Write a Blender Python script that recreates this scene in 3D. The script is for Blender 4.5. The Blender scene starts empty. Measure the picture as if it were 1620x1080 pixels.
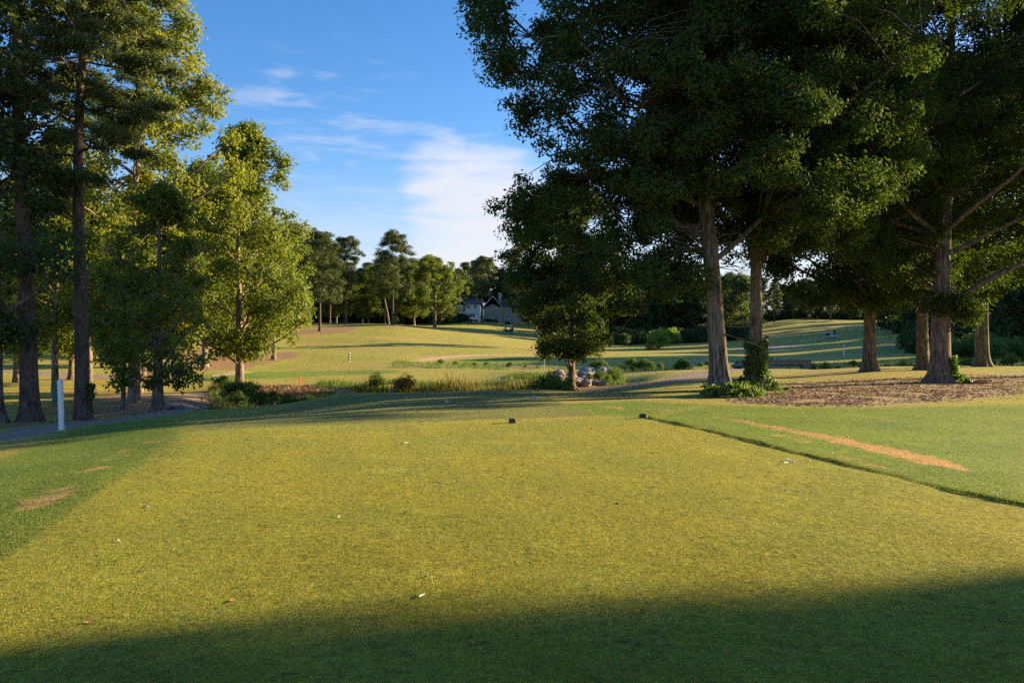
import bpy, math, random
import numpy as np
R = math.radians
C = bpy.context.scene.collection
SC = bpy.context.scene

# ------------------------------------------------------------------ camera, sky, sun
FPX, CX, CY, EYE = 1215.0, 810.0, 540.0, 1.6
cam_d = bpy.data.cameras.new('camera'); cam = bpy.data.objects.new('camera', cam_d); C.objects.link(cam)
cam_d.sensor_width = 36; cam_d.lens = 27.0; cam_d.clip_start = 0.05; cam_d.clip_end = 6000
cam.location = (0, 0, EYE); cam.rotation_euler = (R(90), 0, 0); SC.camera = cam

SUN_AZ, SUN_EL = 67.0, 13.0          # degrees to the right of the view direction, degrees above the horizon
SC.view_settings.view_transform = 'Standard'; SC.view_settings.look = 'None'
SC.view_settings.exposure = 1.72; SC.view_settings.gamma = 1.0
SC.view_settings.use_curve_mapping = False
SC.cycles.use_denoising = False
SC.cycles.max_bounces = 7; SC.cycles.diffuse_bounces = 3; SC.cycles.glossy_bounces = 2
SC.cycles.transmission_bounces = 4; SC.cycles.transparent_max_bounces = 6
SC.cycles.use_adaptive_sampling = True; SC.cycles.adaptive_threshold = 0.015

sun_d = bpy.data.lights.new('sun', 'SUN'); sun = bpy.data.objects.new('sun', sun_d); C.objects.link(sun)
sun_d.energy = 5.0; sun_d.angle = R(0.55); sun_d.color = (1.0, 0.78, 0.40)
sun.location = (60, 35, 40)
sun.rotation_euler = (R(90 - SUN_EL), 0, R(180 - SUN_AZ - 0.0) )
SUNV = (math.sin(R(SUN_AZ)) * math.cos(R(SUN_EL)), math.cos(R(SUN_AZ)) * math.cos(R(SUN_EL)), math.sin(R(SUN_EL)))
from mathutils import Vector, Matrix, noise as mnoise
sun.rotation_euler = Vector(SUNV).to_track_quat('Z', 'Y').to_euler()

class NT:
    """small helper round a node tree"""
    def __init__(s, tree): s.t = tree; s.n = tree.nodes; s.l = tree.links
    def new(s, typ, **kw):
        nd = s.n.new(typ)
        for k, v in kw.items():
            if k in ('inp',):
                for i, val in v.items(): s.put(nd.inputs[i], val)
            else: setattr(nd, k, v)
        return nd
    def put(s, sock, val):
        if hasattr(val, 'is_output') or isinstance(val, bpy.types.NodeSocket): s.l.new(val, sock)
        else: sock.default_value = val
    def math(s, op, a, b=0.0, c=0.0, clamp=False):
        m = s.n.new('ShaderNodeMath'); m.operation = op; m.use_clamp = clamp
        s.put(m.inputs[0], a); s.put(m.inputs[1], b); s.put(m.inputs[2], c); return m.outputs[0]
    def vmath(s, op, a, b=(0, 0, 0)):
        m = s.n.new('ShaderNodeVectorMath'); m.operation = op
        s.put(m.inputs[0], a); s.put(m.inputs[1], b)
        return m.outputs['Value'] if op in ('DOT_PRODUCT', 'LENGTH', 'DISTANCE') else m.outputs[0]
    def noise(s, vec, scale, detail=3.0, rough=0.55, dist=0.0):
        m = s.n.new('ShaderNodeTexNoise'); s.put(m.inputs['Vector'], vec); s.put(m.inputs['Scale'], scale)
        m.inputs['Detail'].default_value = detail; m.inputs['Roughness'].default_value = rough
        m.inputs['Distortion'].default_value = dist; return m.outputs['Fac']
    def ss(s, v, lo, hi, a=0.0, b=1.0):
        m = s.n.new('ShaderNodeMapRange'); m.interpolation_type = 'SMOOTHSTEP'
        s.put(m.inputs['Value'], v); s.put(m.inputs['From Min'], lo); s.put(m.inputs['From Max'], hi)
        s.put(m.inputs['To Min'], a); s.put(m.inputs['To Max'], b); return m.outputs[0]
    def mix(s, f, a, b):
        m = s.n.new('ShaderNodeMix'); m.data_type = 'RGBA'; m.clamp_factor = True
        s.put(m.inputs['Factor'], f); s.put(m.inputs[6], a if not isinstance(a, tuple) else (*a[:3], 1)); s.put(m.inputs[7], b if not isinstance(b, tuple) else (*b[:3], 1))
        return m.outputs[2]
    def scale(s, vec, xyz):
        m = s.n.new('ShaderNodeMapping'); s.put(m.inputs['Vector'], vec); m.inputs['Scale'].default_value = xyz; return m.outputs[0]
    def bump(s, h, strength, dist, normal=None):
        m = s.n.new('ShaderNodeBump'); s.put(m.inputs['Height'], h); m.inputs['Strength'].default_value = strength
        m.inputs['Distance'].default_value = dist
        if normal is not None: s.put(m.inputs['Normal'], normal)
        return m.outputs[0]

world = bpy.data.worlds.new('World'); SC.world = world; world.use_nodes = True
w = NT(world.node_tree); w.n.clear()
sky = w.new('ShaderNodeTexSky', sky_type='NISHITA', sun_disc=False, sun_elevation=R(SUN_EL), sun_rotation=R(SUN_AZ),
            altitude=300.0, air_density=1.0, dust_density=0.6, ozone_density=3.0)
hs = w.new('ShaderNodeHueSaturation', inp={'Saturation': 1.24, 'Value': 1.0, 'Color': sky.outputs[0]})
tc = w.new('ShaderNodeTexCoord'); d = tc.outputs['Generated']
sep = w.new('ShaderNodeSeparateXYZ', inp={0: d})
zz = w.math('MAXIMUM', sep.outputs[2], 0.0)
den = w.math('ADD', zz, 0.12)
px_ = w.math('DIVIDE', sep.outputs[0], den); py_ = w.math('DIVIDE', sep.outputs[1], den)
pv = w.new('ShaderNodeCombineXYZ', inp={0: px_, 1: py_, 2: 0.0}).outputs[0]
rot = w.new('ShaderNodeMapping', inp={'Vector': pv}); rot.inputs['Rotation'].default_value = (0, 0, R(35)); rot.inputs['Scale'].default_value = (0.55, 2.4, 1)
cir = w.noise(rot.outputs[0], 1.3, 7, 0.62, 0.6)
lump = w.noise(d, 5.0, 6, 0.55, 0.5)
def sdir(px, py):
    v = Vector(((px - CX) / FPX, 1, -(py - CY) / FPX)).normalized(); return tuple(v)
def blob(px, py, rdeg):
    dt = w.vmath('DOT_PRODUCT', d, sdir(px, py))
    return w.ss(dt, math.cos(R(rdeg)), math.cos(R(rdeg * 0.15)))
m1 = w.math('MAXIMUM', blob(758, 340, 7.0), w.math('MULTIPLY', blob(785, 400, 9.0), 1.0))
m1 = w.math('MAXIMUM', m1, w.math('MULTIPLY', blob(705, 285, 4.5), 0.8))
wisp = w.math('MAXIMUM', blob(560, 225, 9.0), blob(650, 235, 5.5))
wisp = w.math('MAXIMUM', wisp, blob(450, 175, 5.0)); wisp = w.math('MAXIMUM', wisp, blob(610, 120, 3.5))
wv = w.new('ShaderNodeMapping', inp={'Vector': d}); wv.inputs['Rotation'].default_value = (0, R(18), 0); wv.inputs['Scale'].default_value = (1.2, 1.2, 6.5)
wn = w.noise(wv.outputs[0], 8.5, 6, 0.55, 0.35)
edge = w.math('ADD', w.math('MULTIPLY', wn, 0.75), w.math('MULTIPLY', lump, 0.35))
main = w.ss(w.math('ADD', m1, w.math('MULTIPLY', w.math('SUBTRACT', edge, 0.55), 1.9)), 0.10, 1.15)
main = w.math('MULTIPLY', main, w.ss(m1, 0.0, 0.25))
wisps = w.math('MULTIPLY', w.ss(w.math('ADD', wn, w.math('MULTIPLY', wisp, 0.12)), 0.56, 0.85), wisp)
low = w.math('MULTIPLY', w.ss(zz, 0.19, 0.02), w.ss(wn, 0.30, 0.62))
gen = w.math('MULTIPLY', w.ss(cir, 0.60, 0.95), 0.5)
front = w.ss(sep.outputs[1], 0.75, 0.6)
gen = w.math('MULTIPLY', gen, front)
cl = w.math('MAXIMUM', w.math('MULTIPLY', main, 0.86), w.math('MULTIPLY', wisps, 0.36))
cl = w.math('MAXIMUM', cl, w.math('MULTIPLY', low, 0.75)); cl = w.math('MAXIMUM', cl, gen, clamp=True)
tn = w.new('ShaderNodeMix', data_type='RGBA', blend_type='MULTIPLY'); tn.inputs['Factor'].default_value = 1; w.put(tn.inputs[6], hs.outputs[0]); tn.inputs[7].default_value = (.90, .76, .81, 1)
hzn = w.mix(w.ss(zz, 0.26, 0.0, 0, .75), tn.outputs[2], (2.0, 2.15, 2.35))
skyc = w.mix(cl, hzn, (2.6, 2.6, 2.72))
bg = w.new('ShaderNodeBackground', inp={'Color': skyc, 'Strength': 0.105})
wo = w.new('ShaderNodeOutputWorld'); w.l.new(bg.outputs[0], wo.inputs[0])

# ------------------------------------------------------------------ terrain function
# profiles of the ground along bearings; each knot = (metres ahead, height in metres)
def zp(D, py): return EYE - (py - CY) * D / FPX
COL = {
 -300: [(3, 0), (5, -.04), (9, -.32), (14, -.62), (19, -.85), (24, -.9), (34, -1.15), (38, -1.7), (42, -1.7), (46, -1.2), (60, -1.1), (95, .2), (140, 3.5), (200, 6), (300, 9)],
 0:    [(5.2, 0), (7, -.04), (9.5, -.14), (14, -.36), (18.5, -.65), (23, zp(23, 668)), (29, -1.05), (32, -1.5), (35, -1.45), (38, zp(38, 630)), (55, zp(55, 600)), (90, zp(90, 560)), (140, 3.6), (200, 6), (300, 9)],
 150:  [(8, 0), (10, -.06), (13.5, -.2), (18, zp(18, 675)), (24, zp(24, 664)), (29, -1.25), (32, -1.6), (36, -1.4), (40, zp(40, 628)), (60, zp(60, 596)), (90, zp(90, 562)), (140, 3.4), (200, 6), (300, 9)],
 290:  [(13, 0), (15, -.08), (18, zp(18, 668)), (24, zp(24, 654)), (30, zp(30, 645)), (36, zp(36, 634)), (42, zp(42, 624)), (60, zp(60, 599)), (75, zp(75, 580)), (95, zp(95, 561)), (120, zp(120, 540)), (160, zp(160, 515)), (200, 6.2), (300, 9)],
 370:  [(15, 0), (20, zp(20, 660)), (27, zp(27, 644)), (31, -1.6), (36, -2.0), (41, -1.75), (44, zp(44, 614)), (58, zp(58, 600)), (78, zp(78, 580)), (100, zp(100, 560)), (128, zp(128, 540)), (160, zp(160, 519)), (185, 5.9), (300, 9)],
 450:  [(16, 0), (20.5, zp(20.5, 655)), (28, zp(28, 637)), (32, -2.1), (37, -2.4), (42, zp(42, 636)), (46, zp(46, 611)), (58, zp(58, 600)), (80, zp(80, 580)), (105, zp(105, 560)), (135, zp(135, 540)), (165, zp(165, 520)), (185, zp(185, 511)), (230, 6.6), (300, 9)],
 540:  [(17, 0), (21, zp(21, 643)), (26, zp(26, 620)), (28, zp(28, 619)), (33, -2.1), (40, -2.4), (44, -1.7), (47, zp(47, 609)), (65, zp(65, 592)), (90, zp(90, 571)), (118, zp(118, 550)), (150, zp(150, 530)), (175, zp(175, 515)), (190, zp(190, 511)), (230, 6.4), (300, 9)],
 620:  [(18, 0), (22, zp(22, 631)), (26, zp(26, 621)), (28, zp(28, 622)), (33, -1.9), (40, -2.4), (44, -1.7), (47, zp(47, 608)), (65, zp(65, 590)), (90, zp(90, 570)), (118, zp(118, 550)), (150, zp(150, 529)), (175, zp(175, 515)), (190, zp(190, 511)), (230, 6.2), (300, 9)],
 750:  [(20, 0), (24, -.02), (27, zp(27, 615)), (33, -1.8), (40, -2.4), (45, -1.8), (48, zp(48, 608)), (68, zp(68, 590)), (88, zp(88, 575)), (110, zp(110, 560)), (135, zp(135, 545)), (170, zp(170, 530)), (215, zp(215, 518)), (250, zp(250, 508)), (300, zp(300, 501))],
 850:  [(20, 0), (24, -.01), (27.5, zp(27.5, 614)), (33, -1.8), (38, -2.4), (43, -1.6), (47, zp(47, 606)), (56, zp(56, 590)), (72, zp(72, 583)), (77, -1.75), (81, -1.85), (86, zp(86, 577)), (90, zp(90, 574)), (110, zp(110, 562)), (140, zp(140, 552)), (175, zp(175, 540)), (230, zp(230, 525)), (270, zp(270, 512)), (300, 9.5)],
 950:  [(20, 0), (25, -.05), (31, -.55), (38, zp(38, 618)), (45, zp(45, 610)), (50, -1.9), (58, -2.1), (63, zp(63, 596)), (76, zp(76, 583)), (81, -1.85), (86, -1.85), (92, zp(92, 575)), (120, zp(120, 560)), (150, zp(150, 555)), (190, zp(190, 545)), (240, zp(240, 528)), (300, 9)],
 1050: [(20, 0), (24, -.02), (32, zp(32, 612)), (42, zp(42, 603)), (52, zp(52, 594)), (64, zp(64, 586)), (74, zp(74, 583)), (79, -1.85), (85, -1.85), (91, zp(91, 575)), (120, zp(120, 561)), (150, zp(150, 554)), (190, zp(190, 545)), (240, zp(240, 530)), (300, 8)],
 1150: [(20, 0), (24, 0), (32, zp(32, 609)), (42, zp(42, 598)), (52, zp(52, 590)), (66, zp(66, 581)), (71, -1.7), (78, -1.8), (85, zp(85, 576)), (105, zp(105, 568)), (130, zp(130, 560)), (165, zp(165, 548)), (200, zp(200, 538)), (240, zp(240, 528)), (300, 9)],
 1260: [(12, -.03), (24, 0), (35, zp(35, 603)), (48, zp(48, 591)), (62, zp(62, 581)), (66, -1.6), (74, -1.8), (80, zp(80, 578)), (105, zp(105, 568)), (130, zp(130, 559)), (165, zp(165, 545)), (200, zp(200, 531)), (230, zp(230, 520)), (270, zp(270, 505)), (300, 11)],
 1400: [(9, -.02), (12, -.1), (20, -.05), (31, zp(31, 604)), (46, zp(46, 584)), (56, zp(56, 578)), (62, -1.3), (70, -1.5), (78, zp(78, 575)), (110, zp(110, 560)), (150, zp(150, 541)), (185, zp(185, 526)), (220, zp(220, 516)), (300, 10.5)],
 1620: [(7, 0), (8.5, -.08), (12, -.22), (20, -.12), (26, -.05), (35, zp(35, 599)), (52, zp(52, 578)), (60, -.5), (70, -.9), (85, zp(85, 570)), (110, zp(110, 560)), (150, 1.7), (220, 5.8), (300, 9)],
 1920: [(5, 0), (8, -.2), (20, -.12), (52, 0), (70, -.3), (110, .1), (150, 1.7), (220, 5.8), (300, 9)],
}
US = np.linspace(-300, 1920, 445)
LD = np.linspace(math.log(1.0), math.log(400.0), 420)
_cols = sorted(COL)
_T = np.zeros((len(_cols), len(LD)))
for i, c in enumerate(_cols):
    k = np.array([(0.5, 0.0), (2.0, 0.0)] + COL[c] + [(400, COL[c][-1][1] + 4)])
    _T[i] = np.interp(np.exp(LD), k[:, 0], k[:, 1])
TZ = np.zeros((len(US), len(LD)))
for j in range(len(LD)): TZ[:, j] = np.interp(US, _cols, _T[:, j])
def gsm(A, s, axis):
    r = int(3 * s); k = np.exp(-0.5 * (np.arange(-r, r + 1) / s) ** 2); k /= k.sum()
    pad = [(0, 0), (0, 0)]; pad[axis] = (r, r); P = np.pad(A, pad, mode='edge')
    return np.apply_along_axis(lambda v: np.convolve(v, k, 'valid'), axis, P)
TZ = gsm(gsm(TZ, 1.6, 1), 4.0, 0)

def in_poly_sd(P, poly):
    """signed distance (positive inside) from points P (n,2) to a closed polygon"""
    poly = np.array(poly, float); n = len(poly); best = np.full(len(P), 1e9); ins = np.zeros(len(P), bool)
    for i in range(n):
        a = poly[i]; b = poly[(i + 1) % n]; e = b - a; wv_ = P - a
        t = np.clip((wv_ @ e) / (e @ e + 1e-12), 0, 1); dd = wv_ - t[:, None] * e
        best = np.minimum(best, (dd ** 2).sum(1))
        cond = ((a[1] > P[:, 1]) != (b[1] > P[:, 1]))
        xi = a[0] + (P[:, 1] - a[1]) / (b[1] - a[1] + 1e-12) * (b[0] - a[0])
        ins ^= cond & (P[:, 0] < xi)
    s = np.sqrt(best); return np.where(ins, s, -s)
def line_sd(P, line, wid):
    """positive inside a band of half width wid round a polyline (wid may vary per knot)"""
    line = np.array(line, float); wid = np.broadcast_to(np.array(wid, float), (len(line),)); best = np.full(len(P), -1e9)
    for i in range(len(line) - 1):
        a, b = line[i], line[i + 1]; e = b - a; v = P - a; t = np.clip((v @ e) / (e @ e + 1e-12), 0, 1)
        dd = np.sqrt(((v - t[:, None] * e) ** 2).sum(1)); best = np.maximum(best, wid[i] + (wid[i + 1] - wid[i]) * t - dd)
    return best

TEE = [(-2.45, 0.8), (-5.75, 13.3), (2.85, 16.2), (6.85, 0.8), (6.85, -9), (-2.45, -9)]
def vnoise(x, y, s, seed=0.0):
    """cheap smooth value noise from sines"""
    x = x / s; y = y / s
    return (np.sin(x * 1.3 + seed + 1.7 * np.sin(y * .9 + seed)) + np.sin(y * 1.7 - seed + 1.3 * np.sin(x * 1.1 - seed)) + np.sin((x + y) * .83 + 2.1 * seed)) / 3
def ground(X, Y):
    X = np.asarray(X, float); Y = np.asarray(Y, float)
    a = np.arctan2(X, Y); r = np.hypot(X, Y); ac = np.clip(a, R(-42.0), R(42.0))
    u = np.clip(CX + FPX * np.tan(ac), -300, 1920); D = np.maximum(r * np.cos(ac), 1.0001)
    fu = (u - US[0]) / (US[1] - US[0]); fd = np.clip((np.log(np.minimum(D, 399)) - LD[0]) / (LD[1] - LD[0]), 0, len(LD) - 1.001)
    iu = np.clip(fu.astype(int), 0, len(US) - 2); iD = fd.astype(int); fu = fu - iu; fd = fd - iD
    def look(iu, fu): return (TZ[iu, iD] * (1 - fu) + TZ[iu + 1, iD] * fu) * (1 - fd) + (TZ[iu, iD + 1] * (1 - fu) + TZ[iu + 1, iD + 1] * fu) * fd
    z = look(iu, fu)
    # behind the camera the left and right profiles blend into each other
    t = np.clip((np.abs(a) - R(42)) / (math.pi - R(42)), 0, 1) * .5
    other = np.where(a > 0, 0, len(US) - 2); zo = look(other, np.where(a > 0, 0.0, 1.0))
    z = z * (1 - t) + zo * t
    z = z + np.maximum(r - 400, 0) * 0.012 * 0
    amp = np.clip((r - 22) / 60, 0, 1) * .10
    z = z + amp * vnoise(X, Y, 5.0, 1.0) + np.clip((r - 5) / 25, 0, 1) * .012 * vnoise(X, Y, 0.9, 3.0)
    return z
def gz(x, y): return float(ground(np.array([x]), np.array([y]))[0])
def hit(px, py, d0=2.0, d1=390.0):
    """point of the ground seen in direction (px, py)"""
    D = np.exp(np.linspace(math.log(d0), math.log(d1), 3000)); X = (px - CX) / FPX * D
    ray = EYE - (py - CY) / FPX * D; g = ground(X, D); below = np.nonzero(ray <= g)[0]
    i = below[0] if len(below) else len(D) - 1
    return (float(X[i]), float(D[i]))
def spot(px, D): x = (px - CX) / FPX * D; return (x, D, gz(x, D))

# ------------------------------------------------------------------ object helpers
def tag(o, label=None, cat=None, group=None, kind=None):
    if label: o['label'] = label
    if cat: o['category'] = cat
    if group: o['group'] = group
    if kind: o['kind'] = kind
    return o
def empty(name, loc, rz=0, sc=1.0):
    o = bpy.data.objects.new(name, None); C.objects.link(o); o.location = loc; o.rotation_euler = (0, 0, rz)
    o.scale = (sc, sc, sc) if not isinstance(sc, tuple) else sc; o.empty_display_size = .3; return o
def mesh_np(name, V, quads=None, tris=None, mats=(), attrs=None, smooth=False, mat_idx=None):
    me = bpy.data.meshes.new(name); V = np.ascontiguousarray(V, np.float32)
    nq = 0 if quads is None else len(quads); nt = 0 if tris is None else len(tris)
    me.vertices.add(len(V)); me.vertices.foreach_set('co', V.ravel())
    parts = []; 
    if nq: parts.append(np.asarray(quads, np.int32).ravel())
    if nt: parts.append(np.asarray(tris, np.int32).ravel())
    loops = np.concatenate(parts); me.loops.add(len(loops)); me.loops.foreach_set('vertex_index', loops)
    me.polygons.add(nq + nt)
    starts = np.concatenate([np.arange(nq) * 4, nq * 4 + np.arange(nt) * 3]).astype(np.int32)
    me.polygons.foreach_set('loop_start', starts)
    me.update(calc_edges=True)
    for m in mats: me.materials.append(m)
    if mat_idx is not None: me.polygons.foreach_set('material_index', np.asarray(mat_idx, np.int32))
    me.polygons.foreach_set('use_smooth', np.full(nq + nt, smooth))
    for k, (dom, val) in (attrs or {}).items():
        at = me.attributes.new(k, 'FLOAT', dom); at.data.foreach_set('value', np.ascontiguousarray(val, np.float32))
    me.update(); return me
def link(name, me, parent=None, loc=None):
    o = bpy.data.objects.new(name, me); C.objects.link(o)
    if parent is not None: o.parent = parent
    if loc is not None: o.location = loc
    return o
def kids(o): return [c for c in bpy.data.objects if c.parent == o]
class MB:
    """collects simple shapes into one mesh"""
    def __init__(s): s.v = []; s.q = []; s.t = []; s.n = 0
    def add(s, V, q=(), t=()):
        V = np.asarray(V, float); s.v.append(V)
        if len(q): s.q.append(np.asarray(q, int) + s.n)
        if len(t): s.t.append(np.asarray(t, int) + s.n)
        s.n += len(V); return s
    def box(s, x0, x1, y0, y1, z0, z1, bev=0.0):
        if bev <= 0:
            V = [(x0, y0, z0), (x1, y0, z0), (x1, y1, z0), (x0, y1, z0), (x0, y0, z1), (x1, y0, z1), (x1, y1, z1), (x0, y1, z1)]
            return s.add(V, [(0, 3, 2, 1), (4, 5, 6, 7), (0, 1, 5, 4), (1, 2, 6, 5), (2, 3, 7, 6), (3, 0, 4, 7)])
        b = bev; rings = [(b, z0), (0, z0 + b), (0, z1 - b), (b, z1)]; V = []
        for (i, z) in rings:
            for (cx, cy, sx, sy) in ((x0, y0, 1, 1), (x1, y0, -1, 1), (x1, y1, -1, -1), (x0, y1, 1, -1)):
                if (sx, sy) in ((1, 1), (-1, -1)): V += [(cx + sx * i, cy + sy * (b + i), z), (cx + sx * (b + i), cy + sy * i, z)]
                else: V += [(cx + sx * (b + i), cy + sy * i, z), (cx + sx * i, cy + sy * (b + i), z)]
        q = []
        for r in range(3):
            for k in range(8): a = r * 8 + k; c = r * 8 + (k + 1) % 8; q.append((a, c, c + 8, a + 8))
        n0 = len(V); V += [((x0 + x1) / 2, (y0 + y1) / 2, z0), ((x0 + x1) / 2, (y0 + y1) / 2, z1)]
        t = [(k, n0, (k + 1) % 8) for k in range(8)] and [((k + 1) % 8, k, n0) for k in range(8)] + [(24 + k, 24 + (k + 1) % 8, n0 + 1) for k in range(8)]
        return s.add(V, q, t)
    def tube(s, pts, rad, sides=6, cap=True):
        P = np.asarray(pts, float); n = len(P); rad = np.broadcast_to(np.asarray(rad, float), (n,))
        T = np.gradient(P, axis=0); T /= np.linalg.norm(T, axis=1)[:, None] + 1e-9
        up = np.array([0, 0, 1.0]) if abs(T[0][2]) < .9 else np.array([1.0, 0, 0])
        N = np.cross(T, up); N /= np.linalg.norm(N, axis=1)[:, None] + 1e-9; B = np.cross(T, N)
        a = np.linspace(0, 2 * math.pi, sides, endpoint=False)
        V = P[:, None, :] + rad[:, None, None] * (np.cos(a)[None, :, None] * N[:, None, :] + np.sin(a)[None, :, None] * B[:, None, :])
        i = np.arange(n - 1)[:, None] * sides; k = np.arange(sides)[None, :]; k2 = (k + 1) % sides
        q = np.stack([i + k, i + k2, i + sides + k2, i + sides + k], -1).reshape(-1, 4)
        V = V.reshape(-1, 3); t = []
        if cap:
            V = np.vstack([V, P[0], P[-1]]); m = n * sides
            t = [((j + 1) % sides, j, m) for j in range(sides)] + [((n - 1) * sides + j, (n - 1) * sides + (j + 1) % sides, m + 1) for j in range(sides)]
        return s.add(V, q, t)
    def lathe(s, prof, sides=16, c=(0, 0)):
        V = []; q = []; a = [2 * math.pi * k / sides for k in range(sides)]
        for r, z in prof: V += [(c[0] + r * math.cos(t), c[1] + r * math.sin(t), z) for t in a]
        for i in range(len(prof) - 1):
            for k in range(sides): k2 = (k + 1) % sides; q.append((i * sides + k, i * sides + k2, (i + 1) * sides + k2, (i + 1) * sides + k))
        return s.add(V, q)
    def prism(s, poly, y0, y1):
        """poly in x,z extruded along y"""
        n = len(poly); V = [(x, y0, z) for x, z in poly] + [(x, y1, z) for x, z in poly]; V += [(sum(p[0] for p in poly) / n, y0, sum(p[1] for p in poly) / n), (sum(p[0] for p in poly) / n, y1, sum(p[1] for p in poly) / n)]
        q = [(k, (k + 1) % n, n + (k + 1) % n, n + k) for k in range(n)]
        t = [((k + 1) % n, k, 2 * n) for k in range(n)] + [(n + k, n + (k + 1) % n, 2 * n + 1) for k in range(n)]
        return s.add(V, q, t)
    def mesh(s, name, mat, smooth=False):
        return mesh_np(name, np.vstack(s.v), np.vstack(s.q) if s.q else None, np.vstack(s.t) if s.t else None, [mat], smooth=smooth)
    def build(s, name, mat, parent=None, loc=None, smooth=False): return link(name, s.mesh(name, mat, smooth), parent, loc)

# ------------------------------------------------------------------ materials
def new_mat(name):
    m = bpy.data.materials.new(name); m.use_nodes = True; t = NT(m.node_tree); t.n.clear()
    out = t.new('ShaderNodeOutputMaterial'); return m, t, out
def plain(name, col, rough=.6, spec=.4, metal=0.0, var=.12, scale=6.0, bump=0.0):
    m, t, out = new_mat(name); tc = t.new('ShaderNodeTexCoord').outputs['Object']
    n = t.noise(tc, scale, 4); c = t.mix(n, tuple(x * (1 - var) for x in col), tuple(min(1, x * (1 + var)) for x in col))
    p = t.new('ShaderNodeBsdfPrincipled', inp={'Base Color': c, 'Roughness': rough, 'Specular IOR Level': spec, 'Metallic': metal})
    if bump: t.l.new(t.bump(t.noise(tc, scale * 4, 4), bump, .01), p.inputs['Normal'])
    t.l.new(p.outputs[0], out.inputs[0]); return m
def leaf_mat(name, a, b, tr, gold=None, goldfrac=0.0, transf=.34, rough=.5):
    """a..b: leaf colours, tr: light let through"""
    m, t, out = new_mat(name)
    v = t.new('ShaderNodeAttribute', attribute_name='var').outputs['Fac']
    oi = t.new('ShaderNodeObjectInfo').outputs['Random']
    geo = t.new('ShaderNodeNewGeometry')
    ns = t.noise(geo.outputs['Position'], .45, 2)
    f = t.math('ADD', t.math('MULTIPLY', v, .65), t.math('MULTIPLY', t.math('SUBTRACT', ns, .5), .9)); f = t.math('ADD', f, t.math('MULTIPLY', oi, .35), clamp=True)
    c = t.mix(f, a, b)
    if gold: c = t.mix(t.ss(t.math('ADD', v, t.math('MULTIPLY', t.math('SUBTRACT', ns, .5), .5)), 1 - goldfrac, 1 - goldfrac + .05), c, gold)
    p = t.new('ShaderNodeBsdfPrincipled', inp={'Base Color': c, 'Roughness': rough, 'Specular IOR Level': .22})
    tint = t.new('ShaderNodeMix', data_type='RGBA', blend_type='MULTIPLY'); tint.inputs['Factor'].default_value = 1
    t.put(tint.inputs[6], c); tint.inputs[7].default_value = (*tr, 1)
    tl = t.new('ShaderNodeBsdfTranslucent', inp={'Color': tint.outputs[2]})
    mx = t.new('ShaderNodeMixShader', inp={0: transf, 1: p.outputs[0], 2: tl.outputs[0]})
    t.l.new(mx.outputs[0], out.inputs[0]); return m
def bark_mat(name, dark, light, zs=.22, sc=9.0, bump=1.0):
    m, t, out = new_mat(name); tc = t.new('ShaderNodeTexCoord').outputs['Object']
    v = t.scale(tc, (1, 1, zs)); n1 = t.noise(v, sc, 6, .65, .4)
    n3 = t.noise(t.scale(tc, (1, 1, zs * .45)), sc * 2.1, 5, .7, .8)
    n2 = t.noise(tc, 1.3, 3)
    h = t.math('ADD', t.math('MULTIPLY', n1, .55), t.math('MULTIPLY', n3, .6))
    c = t.mix(t.ss(h, .44, .72), dark, light); c = t.mix(t.ss(n2, .45, .7, 0, .5), c, tuple(x * .62 for x in light))
    p = t.new('ShaderNodeBsdfPrincipled', inp={'Base Color': c, 'Roughness': .9, 'Specular IOR Level': .15, 'Normal': t.bump(h, bump, .05)})
    t.l.new(p.outputs[0], out.inputs[0]); return m
M = {}
M['oak_leaf'] = leaf_mat('oak_leaf', (.028, .052, .013), (.068, .098, .020), (1.7, 1.9, .6), rough=.7)
M['gum_leaf'] = leaf_mat('gum_leaf', (.078, .122, .022), (.180, .215, .040), (1.6, 1.6, .5), transf=.42)
M['gold_leaf'] = leaf_mat('gold_leaf', (.11, .155, .026), (.235, .245, .040), (1.6, 1.6, .5), (.50, .34, .03), .08, transf=.45)
M['dark_leaf'] = leaf_mat('dark_leaf', (.036, .060, .016), (.088, .112, .028), (1.5, 1.7, .6))
M['needle'] = leaf_mat('needle', (.045, .070, .020), (.110, .130, .034), (1.4, 1.5, .5), transf=.2)
M['bush_leaf'] = leaf_mat('bush_leaf', (.060, .110, .022), (.130, .190, .040), (1.6, 1.7, .6))
M['bright_leaf'] = leaf_mat('bright_leaf', (.12, .20, .03), (.22, .30, .05), (1.5, 1.6, .6), transf=.4)
M['ivy_leaf'] = leaf_mat('ivy_leaf', (.050, .100, .020), (.130, .190, .040), (1.5, 1.7, .6))
M['rust_leaf'] = leaf_mat('rust_leaf', (.20, .09, .03), (.30, .15, .05), (1.3, 1.1, .6))
M['reed'] = leaf_mat('reed', (.11, .12, .03), (.26, .20, .05), (1.4, 1.3, .7))
M['bark'] = bark_mat('oak_bark', (.045, .034, .028), (.31, .245, .19))
M['bark_pine'] = bark_mat('pine_bark', (.055, .040, .034), (.19, .13, .10), .4, 7.0)
M['bark_pale'] = bark_mat('pale_bark', (.12, .09, .07), (.36, .28, .22), .5, 6.0)
M['white'] = plain('white_paint', (.78, .78, .76), .45, .4, 0, .05)
M['green_board'] = plain('green_board', (.020, .090, .055), .8, .15)
M['black_plastic'] = plain('black_plastic', (.030, .032, .045), .45)
M['pale_block'] = plain('pale_block', (.40, .38, .33), .6)
M['red_block'] = plain('red_block', (.45, .09, .05), .6)
M['red_stake'] = plain('red_stake', (.70, .10, .06), .5)
M['metal'] = plain('grey_metal', (.25, .25, .26), .4, .5, .6)
M['blue'] = plain('blue_cloth', (.03, .10, .55), .7)
M['rubber'] = plain('rubber', (.025, .025, .025), .8)
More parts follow.
